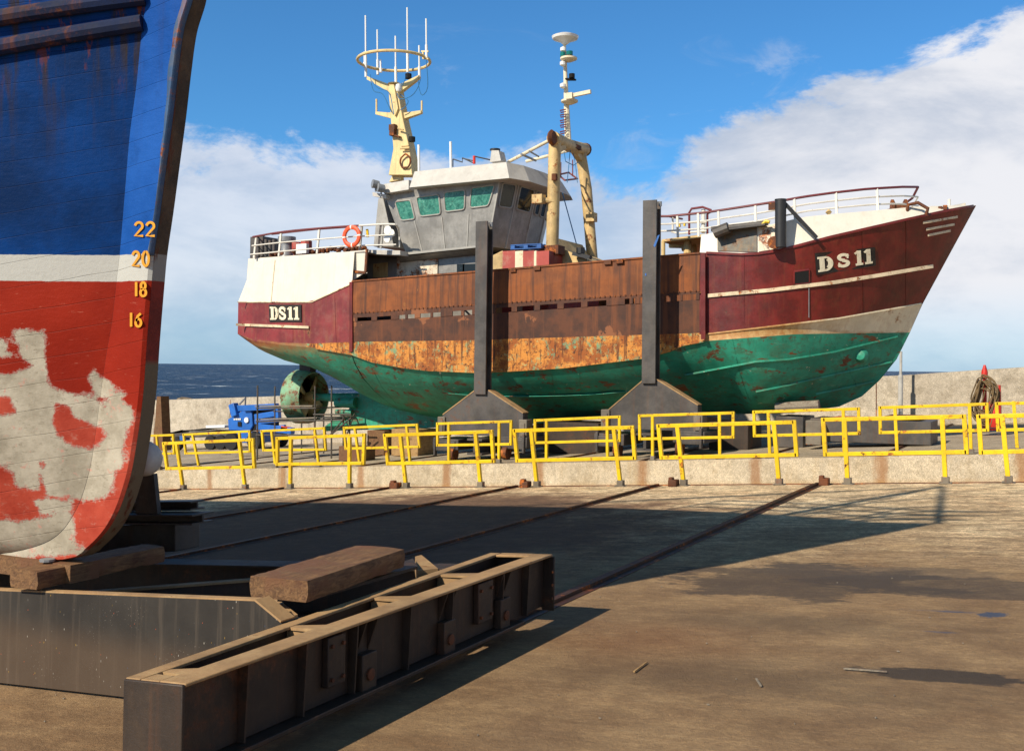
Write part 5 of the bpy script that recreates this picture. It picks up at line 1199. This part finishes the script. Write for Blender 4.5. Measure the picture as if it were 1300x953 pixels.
# copper/iron band down the side of the stem, wider to the head
M['ironband']=painted('iron_band','3d6088',.5,5,.5,.25,.65,.4,rcol=srgb('9a5424'),dirtcol='7a6a50')
ib=MB();zi=[p for p in zs if p>at(212,330,SV).z]
def ibw(z):return .003+.035*smooth(z,2.7,3.8)
ib.loft([[Vector((uo(z)-.02-ibw(z)+.012*mnoise.noise(Vector((0,0,z*6))),SV-HT-.018,z)),Vector((uo(z)-.02,SV-HT-.02,z)),Vector((uo(z)+.004,SV-HT+.005,z))] for z in zi]);ib.build('iron_band',M['ironband'],bb,solid=.006)
# dark seam where the planks meet the stem
rb=MB();rb.path([Vector((min(ui(max(z,ZK))-.02,uo(z)-.05)-.004,SV-HT-.008,z)) for z in zs if z<6],.005,5);rb.build('rabbet_seam',M['black'],bb)
# keel shoe
ks=MB();ks.box((-5.95-4,SV,ZK-.05-SL*4),(1,.2,.01)) ;ks=MB()
ks.loft([[Vector((u,SV-.12,zk-.07)),Vector((u,SV+.12,zk-.07)),Vector((u,SV+.12,zk+.05)),Vector((u,SV-.12,zk+.05))] for u,zk in((-5.85,ZK+.0),(-6.8,ZK-.0),(-9,ZK-.15),(-19,ZK-.85))],closed=True,capa=True,capb=True);ks.build('keel',M['timber'],bb)
M['strake']=painted('blue_strake','04204a',.55,2.2,.6,.3,.85,.5,rcol=srgb('6d3a1c'),dirtcol='33291c')
# rubbing strakes along the topsides
for yl,yr,r in((14,-3,.055),(52,29,.055)):
    pts=[]
    for i in range(40):
        s=.02+ (i/39)**2*12;x=190-s*150;
        zr_=at(190,yr,SV-HT).z;z=zr_-.11*min(s,1.2)-.02*max(0,s-1.2)+ .0*s
        z=zr_+ (at(0,yl,0+SV-.65).z-zr_)*min(s,1.0)/1.0-.05*max(0,s-1)
        pp=hullpt(s,z,1);pp.y-=.01;pp.z=z;pts.append(pp)
    rs_=MB();rs_.path(pts,r,10);rs_.build('rubbing_strake',M['strake'],bb)
M['yellowmark']=painted('draft_mark_paint','e09a10',.1,6,.05,.1,.5,.1)
# painted draft marks
def pen(mb,pts,w,P):stroke(mb,pts,w,P)
digits={'2':[(.05,.75)]+arc(.5,.72,.42,.26,160,-30,10)+[(.05,.03),(1,.03)],'0':arc(.5,.5,.42,.48,90,450,20),'1':[(.5,0),(.5,1)],'8':arc(.5,.74,.34,.24,-90,270,14)+arc(.5,.25,.42,.25,90,-270,14),'6':[(.85,.95),(.4,.75)]+arc(.5,.28,.4,.27,160,-200,18)}
for txt,x0,y1,x1,y0,ins in(('22',171,300,197,282,0),('20',168,338,190,319,0),('18',171,376,187,358,0),('16',164.5,414.6,181,397,0)):
    mb=MB();n=len(txt)
    for k,ch in enumerate(txt):
        cw=.42 if ch!='1' else .2;xo=.0 if k==0 else .56
        if txt[0]=='1' and k==1:xo=.42
        def P(x,y,xo=xo,cw=(.42 if ch!='1' else .2)):
            xx=x0+(x1-x0)*(xo+x*cw*(1.25 if txt[0]=='1' else 1));yy=y1+(y0-y1)*y;return at(xx,yy,SV-HT-.021)
        # stroke width in units of the digit box
        pts=digits[ch];q=[((x0+(x1-x0)*(xo+px*(cw*(1.25 if txt[0]=='1' else 1)))),y1+(y0-y1)*py) for px,py in pts]
        stroke(mb,q,3.1,lambda x,y:at(x,y,SV-HT-.021))
    mb.build('draft_mark',M['yellowmark'],bb,solid=.003,smooth=False)
M['zinc']=plain('zinc','b9bab6',.6)
an=MB();c=at(183,582,SV+.16)
bmn=[]
for i in range(9):
    t=math.pi*i/8;bmn.append((max(.002,.12*math.sin(t)),-.12*math.cos(t)))
an.lathe(c,bmn,(0,0,1),16);ano=an.build('zinc_anode',M['zinc'],bb)
# bulwark rail, pulpit, mast and stays above the frame (they throw the shadow on the deck)
def bpt(s,side,h):
    p=hullpt(s,ZH,side);p.z+=h;return p
mini('bulwark',M['bhull'],lambda m:[m.loft([[bpt(s,sd,-.02),bpt(s,sd,.45)] for s in ss[::8]]) for sd in(1,-1)],bb,solid=.06)
def pulpit(m):
    for h in(.8,1.15,1.5):m.path([bpt(s,1,h) for s in(3.0,2,1,.4,.02)]+[Vector((uo(ZH)+.25,SV,ZH+h))]+[bpt(s,-1,h) for s in(.02,.4,1,2,3)],.035)
    for s in(3,2,1,.3):
        for sd in(1,-1):m.tube(bpt(s,sd,.4),bpt(s,sd,1.5),.03)
mini('pulpit',M['railwhite'],pulpit,bb)
def rig(m):
    ap=Vector((-6.6,SV,10.6));m.tube(Vector((-7.0,SV,4)),ap,.10,.07)
    head=Vector((uo(ZH)+.1,SV,ZH+.5));m.tube(ap,head,.05)
    for t in(.35,.6):m.tube(ap+(head-ap)*t,Vector((-7.0,SV,6+3*(1-t))),.03)
    m.tube(ap,bpt(1.4,1,1),.025);m.tube(ap,bpt(1.4,-1,1),.025);m.tube(ap,bpt(4,1,.4),.025);m.tube(ap,bpt(6,-1,.4),.03);m.tube(ap,Vector((-14,SV,6.5)),.035)
mini('mast',M['yellowmast'],rig,bb)
mini('deck_house',M['white'],lambda m:m.box((-14,SV,5.2),(4,3,2.2)),bb,bevel=.05)
# ================================================================ transfer carriage in the foreground
cg=thing('transfer_carriage','rusty brown steel carriage of twin girders carrying the blue boat','carriage',G(-3.75,5.5))
h=.53
def plate(name,mt,pts,ext,**k):return mini(name,mt,lambda m:m.prism(pts,ext),cg,**k)
v0,v1=3.62,7.47
def lbox(m,u0,u1,va,vb,h0,h1):
    P=[G(u0,va,h0),G(u1,va,h0),G(u1,vb,h0),G(u0,vb,h0),G(u0,va,h1),G(u1,va,h1),G(u1,vb,h1),G(u0,vb,h1)];m.add(P,[(3,2,1,0),(4,5,6,7),(0,1,5,4),(1,2,6,5),(2,3,7,6),(3,0,4,7)])
def lb(name,mt,*a,bevel=.006,parent=None):return mini(name,mt,lambda m:lbox(m,*a),parent or cg,bevel=bevel)
gi=[]
web1=lb('girder',M['darksteel'],-3.60,-3.58,v0,v1,.13,h-.02);lb('girder_flange',M['flange'],-3.66,-3.50,v0,v1,h-.018,h,parent=web1);lb('girder_flange',M['darksteel'],-3.66,-3.48,v0,v1-.5,.10,.128,parent=web1)
def lu(v):return -4.0+(7.5-v)*.045
def skew(va,vb,du0,du1,h0,h1):
    return lambda m:m.add([G(lu(va)+du0,va,h0),G(lu(va)+du1,va,h0),G(lu(vb)+du1,vb,h0),G(lu(vb)+du0,vb,h0),G(lu(va)+du0,va,h1),G(lu(va)+du1,va,h1),G(lu(vb)+du1,vb,h1),G(lu(vb)+du0,vb,h1)],[(3,2,1,0),(4,5,6,7),(0,1,5,4),(1,2,6,5),(2,3,7,6),(3,0,4,7)])
web2=mini('girder',M['darksteel'],skew(3.64,v1,-.01,.01,.13,h-.02),cg);mini('girder_flange',M['flange'],skew(3.62,v1,-.045,.045,h-.018,h),web2,bevel=.004)
lb('end_plate',M['darksteel'],-4.07,-3.49,v1,v1+.02,.10,h-.021);lb('end_cap',M['flange'],-3.949,-3.661,v1-.09,v1+.02,h-.020,h-.001)
def atU(px,py,U):
    r=ray(px,py);k=U/r[0];return Vector((U,r[1]*k,EYE+r[2]*k))
for (x,y) in((212,850),(375,794),(480,757),(571,728)):
    v=gnd(x,y,h).y
    lb('diaphragm',M['flange'],lu(v)+.012,-3.601,v-.01,v+.01,.14,h-.022)
    mini('diaphragm_cap',M['flange'],lambda m:m.prism([G(lu(v)+.046,v-.02,h-.021),G(-3.661,v-.03,h-.021),G(-3.661,v+.09,h-.021),G(lu(v)+.046,v+.03,h-.021)],(0,0,.017)),cg)
    mini('round_boss',M['rust'],lambda m:m.lathe(G(-3.68,v+.28,.40),[(.10,-.03),(.10,.03)],(1,0,0),16),cg)
lb('end_diaphragm',M['flange'],lu(3.6)+.046,-3.661,3.62,3.72,h-.02,h-.001);lb('end_plate',M['darksteel'],lu(3.6)-.04,-3.50,3.60,3.618,.10,h-.003)
# right hand face: stiffeners, bolted plates, axle boxes, wheels
for x in(645,575,474):
    v=atU(x,800,-3.5).y
    br_=lb('axle_box',M['darksteel'],-3.578,-3.52,v-.07,v+.07,.12,.33)
    mini('axle_cap',M['rustbright'] if 'rustbright' in M else M['rust'],lambda m:m.lathe(G(-3.515,v,.21),[(.034,-.02),(.034,.008),(.015,.012)],(1,0,0),16),br_)
    for dv in(-.055,.055):mini('stiffener',M['darksteel'],lambda m:m.prism([G(-3.578,v+dv,.33),G(-3.51,v+dv,h-.02),G(-3.578,v+dv,h-.02)],(0,.012,0)),cg)
    wv=v;w_=mini('wheel',M['rust'],lambda m:(m.lathe(G(-3.79,wv,.17),[(.02,-.10),(.155,-.10),(.165,-.08),(.155,.05),(.19,.055),(.19,.08),(.02,.08)],(1,0,0),28)),cg)
for v in(4.05,4.5,4.95,5.5,6.0,6.7,7.1):mini('stiffener',M['darksteel'],lambda m:m.prism([G(-3.578,v,.13),G(-3.535,v,.13),G(-3.515,v,h-.02),G(-3.578,v,h-.02)],(0,.012,0)),cg)
for (x0,x1) in((613,631),(424,446)):
    va=atU(x0,800,-3.5).y;vb=atU(x1,800,-3.5).y
    bo=lb('bolted_plate',M['darksteel'],-3.578,-3.535,va,vb,.22,h-.04)
    for hh in(.26,.44):
        for v in(va+.03,vb-.03):mini('bolt',M['rust'],lambda m:m.tube(G(-3.535,v,hh),G(-3.52,v,hh),.012,n=6),bo)
for hh in(.2,.3,.4):mini('bolt',M['rust'],lambda m:m.tube(G(-3.49,v1-.03,hh),G(-3.485,v1-.03,hh),.012,n=6),cg)
# paint-splashed end plate facing the camera
def splash():
    m=Mt('splashed_plate');b=m.mix(m.step(m.noise(2.2,7,.6),.3,.7),srgb('2c2926'),srgb('3b3732'));b=m.mix(m.mul(m.step(m.noise(1,6,.65,m.vec((18,18,.8))),.52,.68),.35),b,srgb('5d5348'))
    b=m.mix(m.mul(m.step(m.xyz()[2],.12,-.12),.35),b,srgb('6d5640'))
    for sc_,loc,c,th in(((38,38,9),(0,0,0),'c9c4b6',.045),((30,30,5),(7,3,1),'d9d6cc',.028),((22,22,14),(2,9,4),'b5502c',.03),((26,26,6),(5,5,5),'b8912a',.022),((26,26,8),(1,4,8),'3d5f86',.02),((70,70,50),(3,3,3),'8d8578',.09)):
        d=m.vor(1,m.vec(sc_,loc));b=m.mix(m.mul(m.step(d,th+.03,th),m.step(m.noise(1.5,2,.5,m.vec((1,1,1),loc)),.42,.55)),b,srgb(c))
    return m.fin(b,.72,0,m.noise(30,5,.7),.25,.004,spec=.25)
M['splash']=splash()
pv=4.80;P1=at(325,763,pv);P2=at(357,790,pv);P0=at(-70,747,pv)
ex=lu(4.8)-.05
P2=Vector((ex,pv,P2.z+ (P2.x-ex)*.0))
pts=[Vector((P0.x,pv,SL*P0.x+.02)),P0,P1,P2,Vector((ex,pv,SL*ex+.02))]
sp_=plate('splashed_plate',M['splash'],pts,(0,.02,0),bevel=.003)
mini('plate_edge',M['flange'],lambda m:(m.bar(P1+Vector((0,.05,.008)),P2+Vector((0,.05,.008)),.12,.012),m.bar(P0+Vector((0,.03,.006)),P1+Vector((0,.03,.006)),.06,.01)),cg)
def ibeam(name,p,q,hh,w,mt,mt2,parent):
    p,q=Vector(p),Vector(q);o=mini(name,mt,lambda m:(m.bar(p-Vector((0,0,hh/2)),q-Vector((0,0,hh/2)),.02,hh-.03)),parent)
    mini('beam_flange',mt2,lambda m:m.bar(p-Vector((0,0,.008)),q-Vector((0,0,.008)),w,.016),o);mini('beam_flange',mt,lambda m:m.bar(p-Vector((0,0,hh-.008)),q-Vector((0,0,hh-.008)),w,.016),o);return o
a=gnd(91,752,h-.01);b=gnd(323,734,h-.01);d_=(b-a);ibeam('cross_beam',a-d_*.9,a+d_*1.05,.38,.07,M['darksteel'],M['flange'],cg)
a=gnd(228,706,h-.01);b=gnd(470,704,h-.01);d_=(b-a);ibeam('cross_beam',a-d_*1.2,Vector((-4.02,0,0))+Vector((0,(a+d_*1.0).y,(a+d_*1.0).z)),.40,.26,M['darksteel'],M['reddark'] if 'reddark' in M else M['darksteel'],cg)
# sloping bracket plates next to the timber
c1=gnd(322,764,h);c2=gnd(352,790,h)
mini('timber_seat',M['flange'],lambda m:m.prism([gnd(318,763,h),gnd(354,789,h),gnd(378,783,h),gnd(352,762,h)],(0,0,.015)),cg)
mini('timber_seat',M['darksteel'],lambda m:m.prism([gnd(352,763,h+.03),gnd(385,765,h+.03),gnd(530,722,h+.03),gnd(524,712,h+.03)],(0,0,.02)),cg)
mini('end_gusset',M['flange'],lambda m:m.prism([gnd(527,706,h+.04),gnd(535,704,h+.04),gnd(556,721,h),gnd(530,724,h)],(0,0,-.12)),cg)
# far girder of the carriage (left, behind the stem)
lb('girder',M['blacksteel'],-9.4,-9.2,2.2,9.0,.13,h)
# timbers
def timber(name,label,a,b,w,t_,top):
    # a,b centre line ends on the top face
    mb=MB();d=(b-a).normalized();sd_=Vector((0,0,1)).cross(d).normalized();up_=d.cross(sd_);n_=36;rings=[];Ln=(b-a).length
    for i in range(n_+1):
        c=a+d*(Ln*i/n_)-up_*(t_/2);ring=[]
        for (sx__,sz__) in((-1,-1),(-1,-.3),(-1,.4),(-1,1),(-.35,1),(.3,1),(1,1),(1,.3),(1,-.4),(1,-1)):
            q=c+sd_*(sx__*w/2)+up_*(sz__*t_/2);nn_=mnoise.noise(q*5)*.010+mnoise.noise(q*17)*.006
            if abs(sx__)==1 and abs(sz__)==1:nn_-=.008+abs(mnoise.noise(q*9))*.012
            ring.append(q+(q-c).normalized()*nn_)
        rings.append(ring)
    mb.loft(rings,closed=True,capa=True,capb=True);o=mb.build(name,M['timber'],angle=30);return tag(o,label,'timber','timbers on the carriage')
A0=(gnd(322,735,.74)+gnd(385,732,.74))/2;B0=(gnd(440,694,.74)+gnd(525,694,.74))/2
timber('timber_beam','reddish brown squared timber lying on the right end of the carriage',A0,B0,.40,.13,0)
A0=(gnd(6,724,.78)+gnd(56,723,.78))/2;B0=(gnd(160,692,.78)+gnd(228,690,.78))/2
timber('timber_beam','weathered timber with a pale sawn end under the keel of the blue boat',A0,B0,.24,.12,0)
pb=MB();p=gnd(60,712,.80);pb.lathe(p,[(.05,0),(.05,.015),(.02,.02)],(0,0,1),10);pb.build('bolt_head',M['galv'],cg)
# black steel stand right of the stem
st=thing('steel_stand','black steel stand of stacked beams beside the stem of the blue boat','stand',G(at(215,690,8.0).x,8.0))
g=at(215,690,8.0)
ibeam('beam',at(120,651,8.0),at(258,651,8.0),.10,.3,M['blacksteel'],M['blacksteel'],st)
ibeam('beam',at(150,636,8.2),at(251,635,8.2),.09,.2,M['blacksteel'],M['blacksteel'],st)
mini('block',M['blacksteel'],lambda m:(m.prism([at(110,668,8.1),at(222,664,8.1),at(222,700,8.1),at(110,704,8.1)],(0,.35,0))),st,bevel=.01)
mini('post',M['blacksteel'],lambda m:(m.prism([at(172,603,7.9),at(195,601,7.9),at(200,652,7.9),at(172,652,7.9)],(0,.05,0)),m.bar(at(180,601,8.0),at(180,652,8.0),.03,.1,(0,1,0))),st)
# ================================================================ small litter on the near deck
random.seed(11)
def nlabel(k):return k
for k,(x0,y0,x1,y1,c,l) in enumerate([(805,852,821,840,'timberpale','thin brown stick lying on the deck near the lower edge'),(1071,848,1126,852,'plank','long thin pale slat lying on the near deck'),(960,861,966,870,'plank','short pale splinter on the deck below the slat')]):
    a,b=gnd(x0,y0,.012),gnd(x1,y1,.012);mb=MB();mb.bar(a,b,.011,.008);tag(mb.build('wood_splinter',M[c]),l,'wood splinter')
def chips(m):
    for i in range(300):
        u=random.uniform(-6,3);v=random.uniform(3,19);s=random.uniform(.003,.011);c=G(u,v,.004);t=random.random()*3
        e1=Vector((math.cos(t),math.sin(t),0))*s;e2=Vector((-math.sin(t),math.cos(t),0))*s*.6
        m.prism([c+e1,c+e2,c-e1*.8,c-e2],(0,0,.006))
tag(mini('paint_chips',M['plank'],chips,None),kind='stuff',label='pale paint flakes and grit scattered over the near deck',cat='grit')
# ================================================================ camera, light, sky
sc_=bpy.context.scene
cam=bpy.data.cameras.new('camera');co=bpy.data.objects.new('camera',cam);C.objects.link(co);sc_.camera=co
cam.sensor_width=36;cam.lens=36*F/1300;cam.clip_start=.05;cam.clip_end=200000;cam.shift_y=-45/1300
fwd=Vector((-sa*math.cos(PI_),ca*math.cos(PI_),math.sin(PI_)));right=Vector((ca,sa,0));up=right.cross(fwd)
r2=right*math.cos(RO)+up*math.sin(RO);u2=up*math.cos(RO)-right*math.sin(RO)
R3=Matrix((r2,u2,-fwd)).transposed();co.matrix_world=Matrix.Translation((0,0,EYE))@R3.to_4x4()
sd=Vector((.45,1.25,-1.0)).normalized()
sun=bpy.data.lights.new('sun','SUN');sun.energy=5.0;sun.angle=math.radians(.53);sun.color=(1,.885,.72)
so_=bpy.data.objects.new('sun',sun);C.objects.link(so_);so_.rotation_euler=sd.to_track_quat('-Z','Y').to_euler();so_.location=(-10,-20,30)
W=bpy.data.worlds.new('World');sc_.world=W;W.use_nodes=True;nt=W.node_tree;N=nt.nodes;bg=N['Background']
def wn(t,**k):
    n=N.new(t)
    for a,b in k.items():setattr(n,a,b)
    return n
sky=wn('ShaderNodeTexSky',sky_type='NISHITA',sun_disc=False,sun_elevation=math.asin(-sd.z),sun_rotation=math.atan2(-sd.x,-sd.y)%(2*math.pi));sky.dust_density=.4;sky.ozone_density=2.2;sky.air_density=.9;sky.altitude=0
tc=wn('ShaderNodeTexCoord');sx_=wn('ShaderNodeSeparateXYZ');nt.links.new(tc.outputs['Generated'],sx_.inputs[0])
def mth(op,a,b=0.0,clamp=False):
    n=wn('ShaderNodeMath',operation=op,use_clamp=clamp)
    for i,v in enumerate((a,b)):
        if isinstance(v,bpy.types.NodeSocket):nt.links.new(v,n.inputs[i])
        else:n.inputs[i].default_value=v
    return n.outputs[0]
def wnoise(scale,detail,rough,sv,loc=(0,0,0),dist=0):
    mp_=wn('ShaderNodeMapping');nt.links.new(tc.outputs['Generated'],mp_.inputs[0]);mp_.inputs['Scale'].default_value=sv;mp_.inputs['Location'].default_value=loc
    n=wn('ShaderNodeTexNoise');nt.links.new(mp_.outputs[0],n.inputs[0]);n.inputs['Scale'].default_value=scale;n.inputs['Detail'].default_value=detail;n.inputs['Roughness'].default_value=rough;n.inputs['Distortion'].default_value=dist;return n.outputs['Fac']
def wstep(x,a,b):
    n=wn('ShaderNodeMapRange',interpolation_type='SMOOTHSTEP');nt.links.new(x,n.inputs[0]);n.inputs[1].default_value=a;n.inputs[2].default_value=b;return n.outputs[0]
az=mth('ARCTAN2',sx_.outputs[0],sx_.outputs[1])           # 0 towards +Y
el=mth('ARCSINE',sx_.outputs[2])
def azpx(x):return math.atan((x-650)/F)-AL
# height of the cloud bank by compass direction
A0_,A1_=azpx(-900),azpx(2200)
t_=mth('DIVIDE',mth('SUBTRACT',az,A0_),A1_-A0_)
ramp=wn('ShaderNodeValToRGB');nt.links.new(t_,ramp.inputs[0]);ramp.color_ramp.interpolation='EASE'
tops_=[(-900,200),(200,185),(330,180),(480,185),(560,190),(660,205),(760,225),(830,215),(900,175),(1000,145),(1100,110),(1220,55),(1320,0),(1500,-60),(2200,-100)]
els=ramp.color_ramp.elements
for i,(x,y) in enumerate(tops_):
    p_=(azpx(x)-A0_)/(A1_-A0_);v_=((466-y)/1360*math.cos(math.atan((x-650)/F)))/.5
    e=els[0] if i==0 else (els[1] if i==1 else els.new(p_));e.position=p_;e.color=(v_,v_,v_,1)
thr=mth('MULTIPLY',ramp.outputs[0],.5)
n1=wnoise(5.5,12,.66,(1,1,1.9),(.3,.1,0),.25);n2=wnoise(2.4,7,.6,(1,1,2.4),(2,5,1));
d=mth('ADD',mth('MULTIPLY',mth('SUBTRACT',thr,el),26.0),mth('ADD',mth('MULTIPLY',mth('SUBTRACT',n1,.5),5.2),mth('MULTIPLY',mth('SUBTRACT',n2,.5),2.5)))
mask=wstep(d,-.1,.6)
# thin wisps above the bank
w1=wnoise(7,8,.65,(1,1,3.2),(4,2,7),.8);wm=mth('MULTIPLY',mth('MULTIPLY',wstep(w1,.58,.78),.35),wstep(mth('SUBTRACT',thr,el),-.16,-.02))
mask=mth('MAXIMUM',mask,wm)
# the bank thins out to blue haze low down on the left
rightness=wstep(az,azpx(700),azpx(1000))
lowgap=mth('SUBTRACT',1.0,mth('MULTIPLY',mth('SUBTRACT',1.0,wstep(el,-.01,.085)),.6))
mask=mth('MULTIPLY',mask,lowgap)
soft=mth('ADD',mth('MULTIPLY',rightness,.22),.76);mask=mth('MULTIPLY',mask,soft,)
sh=wnoise(3.3,8,.58,(1,1,3.0),(8,1,3),.4);sh2=wnoise(11,6,.6,(1,1,2.2),(3,3,3))
shade=wstep(mth('ADD',mth('MULTIPLY',sh,.75),mth('MULTIPLY',sh2,.25)),.36,.62)
mixc=wn('ShaderNodeMix',data_type='RGBA');nt.links.new(shade,mixc.inputs[0]);mixc.inputs[6].default_value=(4.2,4.8,5.9,1);mixc.inputs[7].default_value=(7.6,7.6,7.9,1)
# horizon haze tone
hz=wn('ShaderNodeMix',data_type='RGBA');nt.links.new(mth('MULTIPLY',mth('SUBTRACT',1.0,wstep(el,-.01,.16)),.55),hz.inputs[0])
tint=wn('ShaderNodeMix',data_type='RGBA',blend_type='MULTIPLY');tint.inputs[0].default_value=1;nt.links.new(sky.outputs[0],tint.inputs[6]);tint.inputs[7].default_value=SKYT=(.43,.95,1.30,1)
nt.links.new(tint.outputs[2],hz.inputs[6]);hz.inputs[7].default_value=(2.6,4.2,6.6,1)
mc=wn('ShaderNodeMix',data_type='RGBA');nt.links.new(mask,mc.inputs[0]);nt.links.new(hz.outputs[2],mc.inputs[6]);nt.links.new(mixc.outputs[2],mc.inputs[7])
hi=wn('ShaderNodeMix',data_type='RGBA',blend_type='MULTIPLY');hi.inputs[0].default_value=1;hf=mth('SUBTRACT',1.0,mth('MULTIPLY',wstep(el,.36,.9),.62));cmb=wn('ShaderNodeCombineXYZ')
for i_,k_ in enumerate((.22,.45,.64)):nt.links.new(mth('SUBTRACT',1.0,mth('MULTIPLY',wstep(el,.36,.85),k_)),cmb.inputs[i_])
nt.links.new(mc.outputs[2],hi.inputs[6]);nt.links.new(cmb.outputs[0],hi.inputs[7]);nt.links.new(hi.outputs[2],bg.inputs[0]);bg.inputs[1].default_value=.1
vs=sc_.view_settings;vs.view_transform='Standard';vs.look='None';vs.gamma=1;vs.exposure=.2;vs.use_curve_mapping=False
sc_.render.resolution_x=1024;sc_.render.resolution_y=750
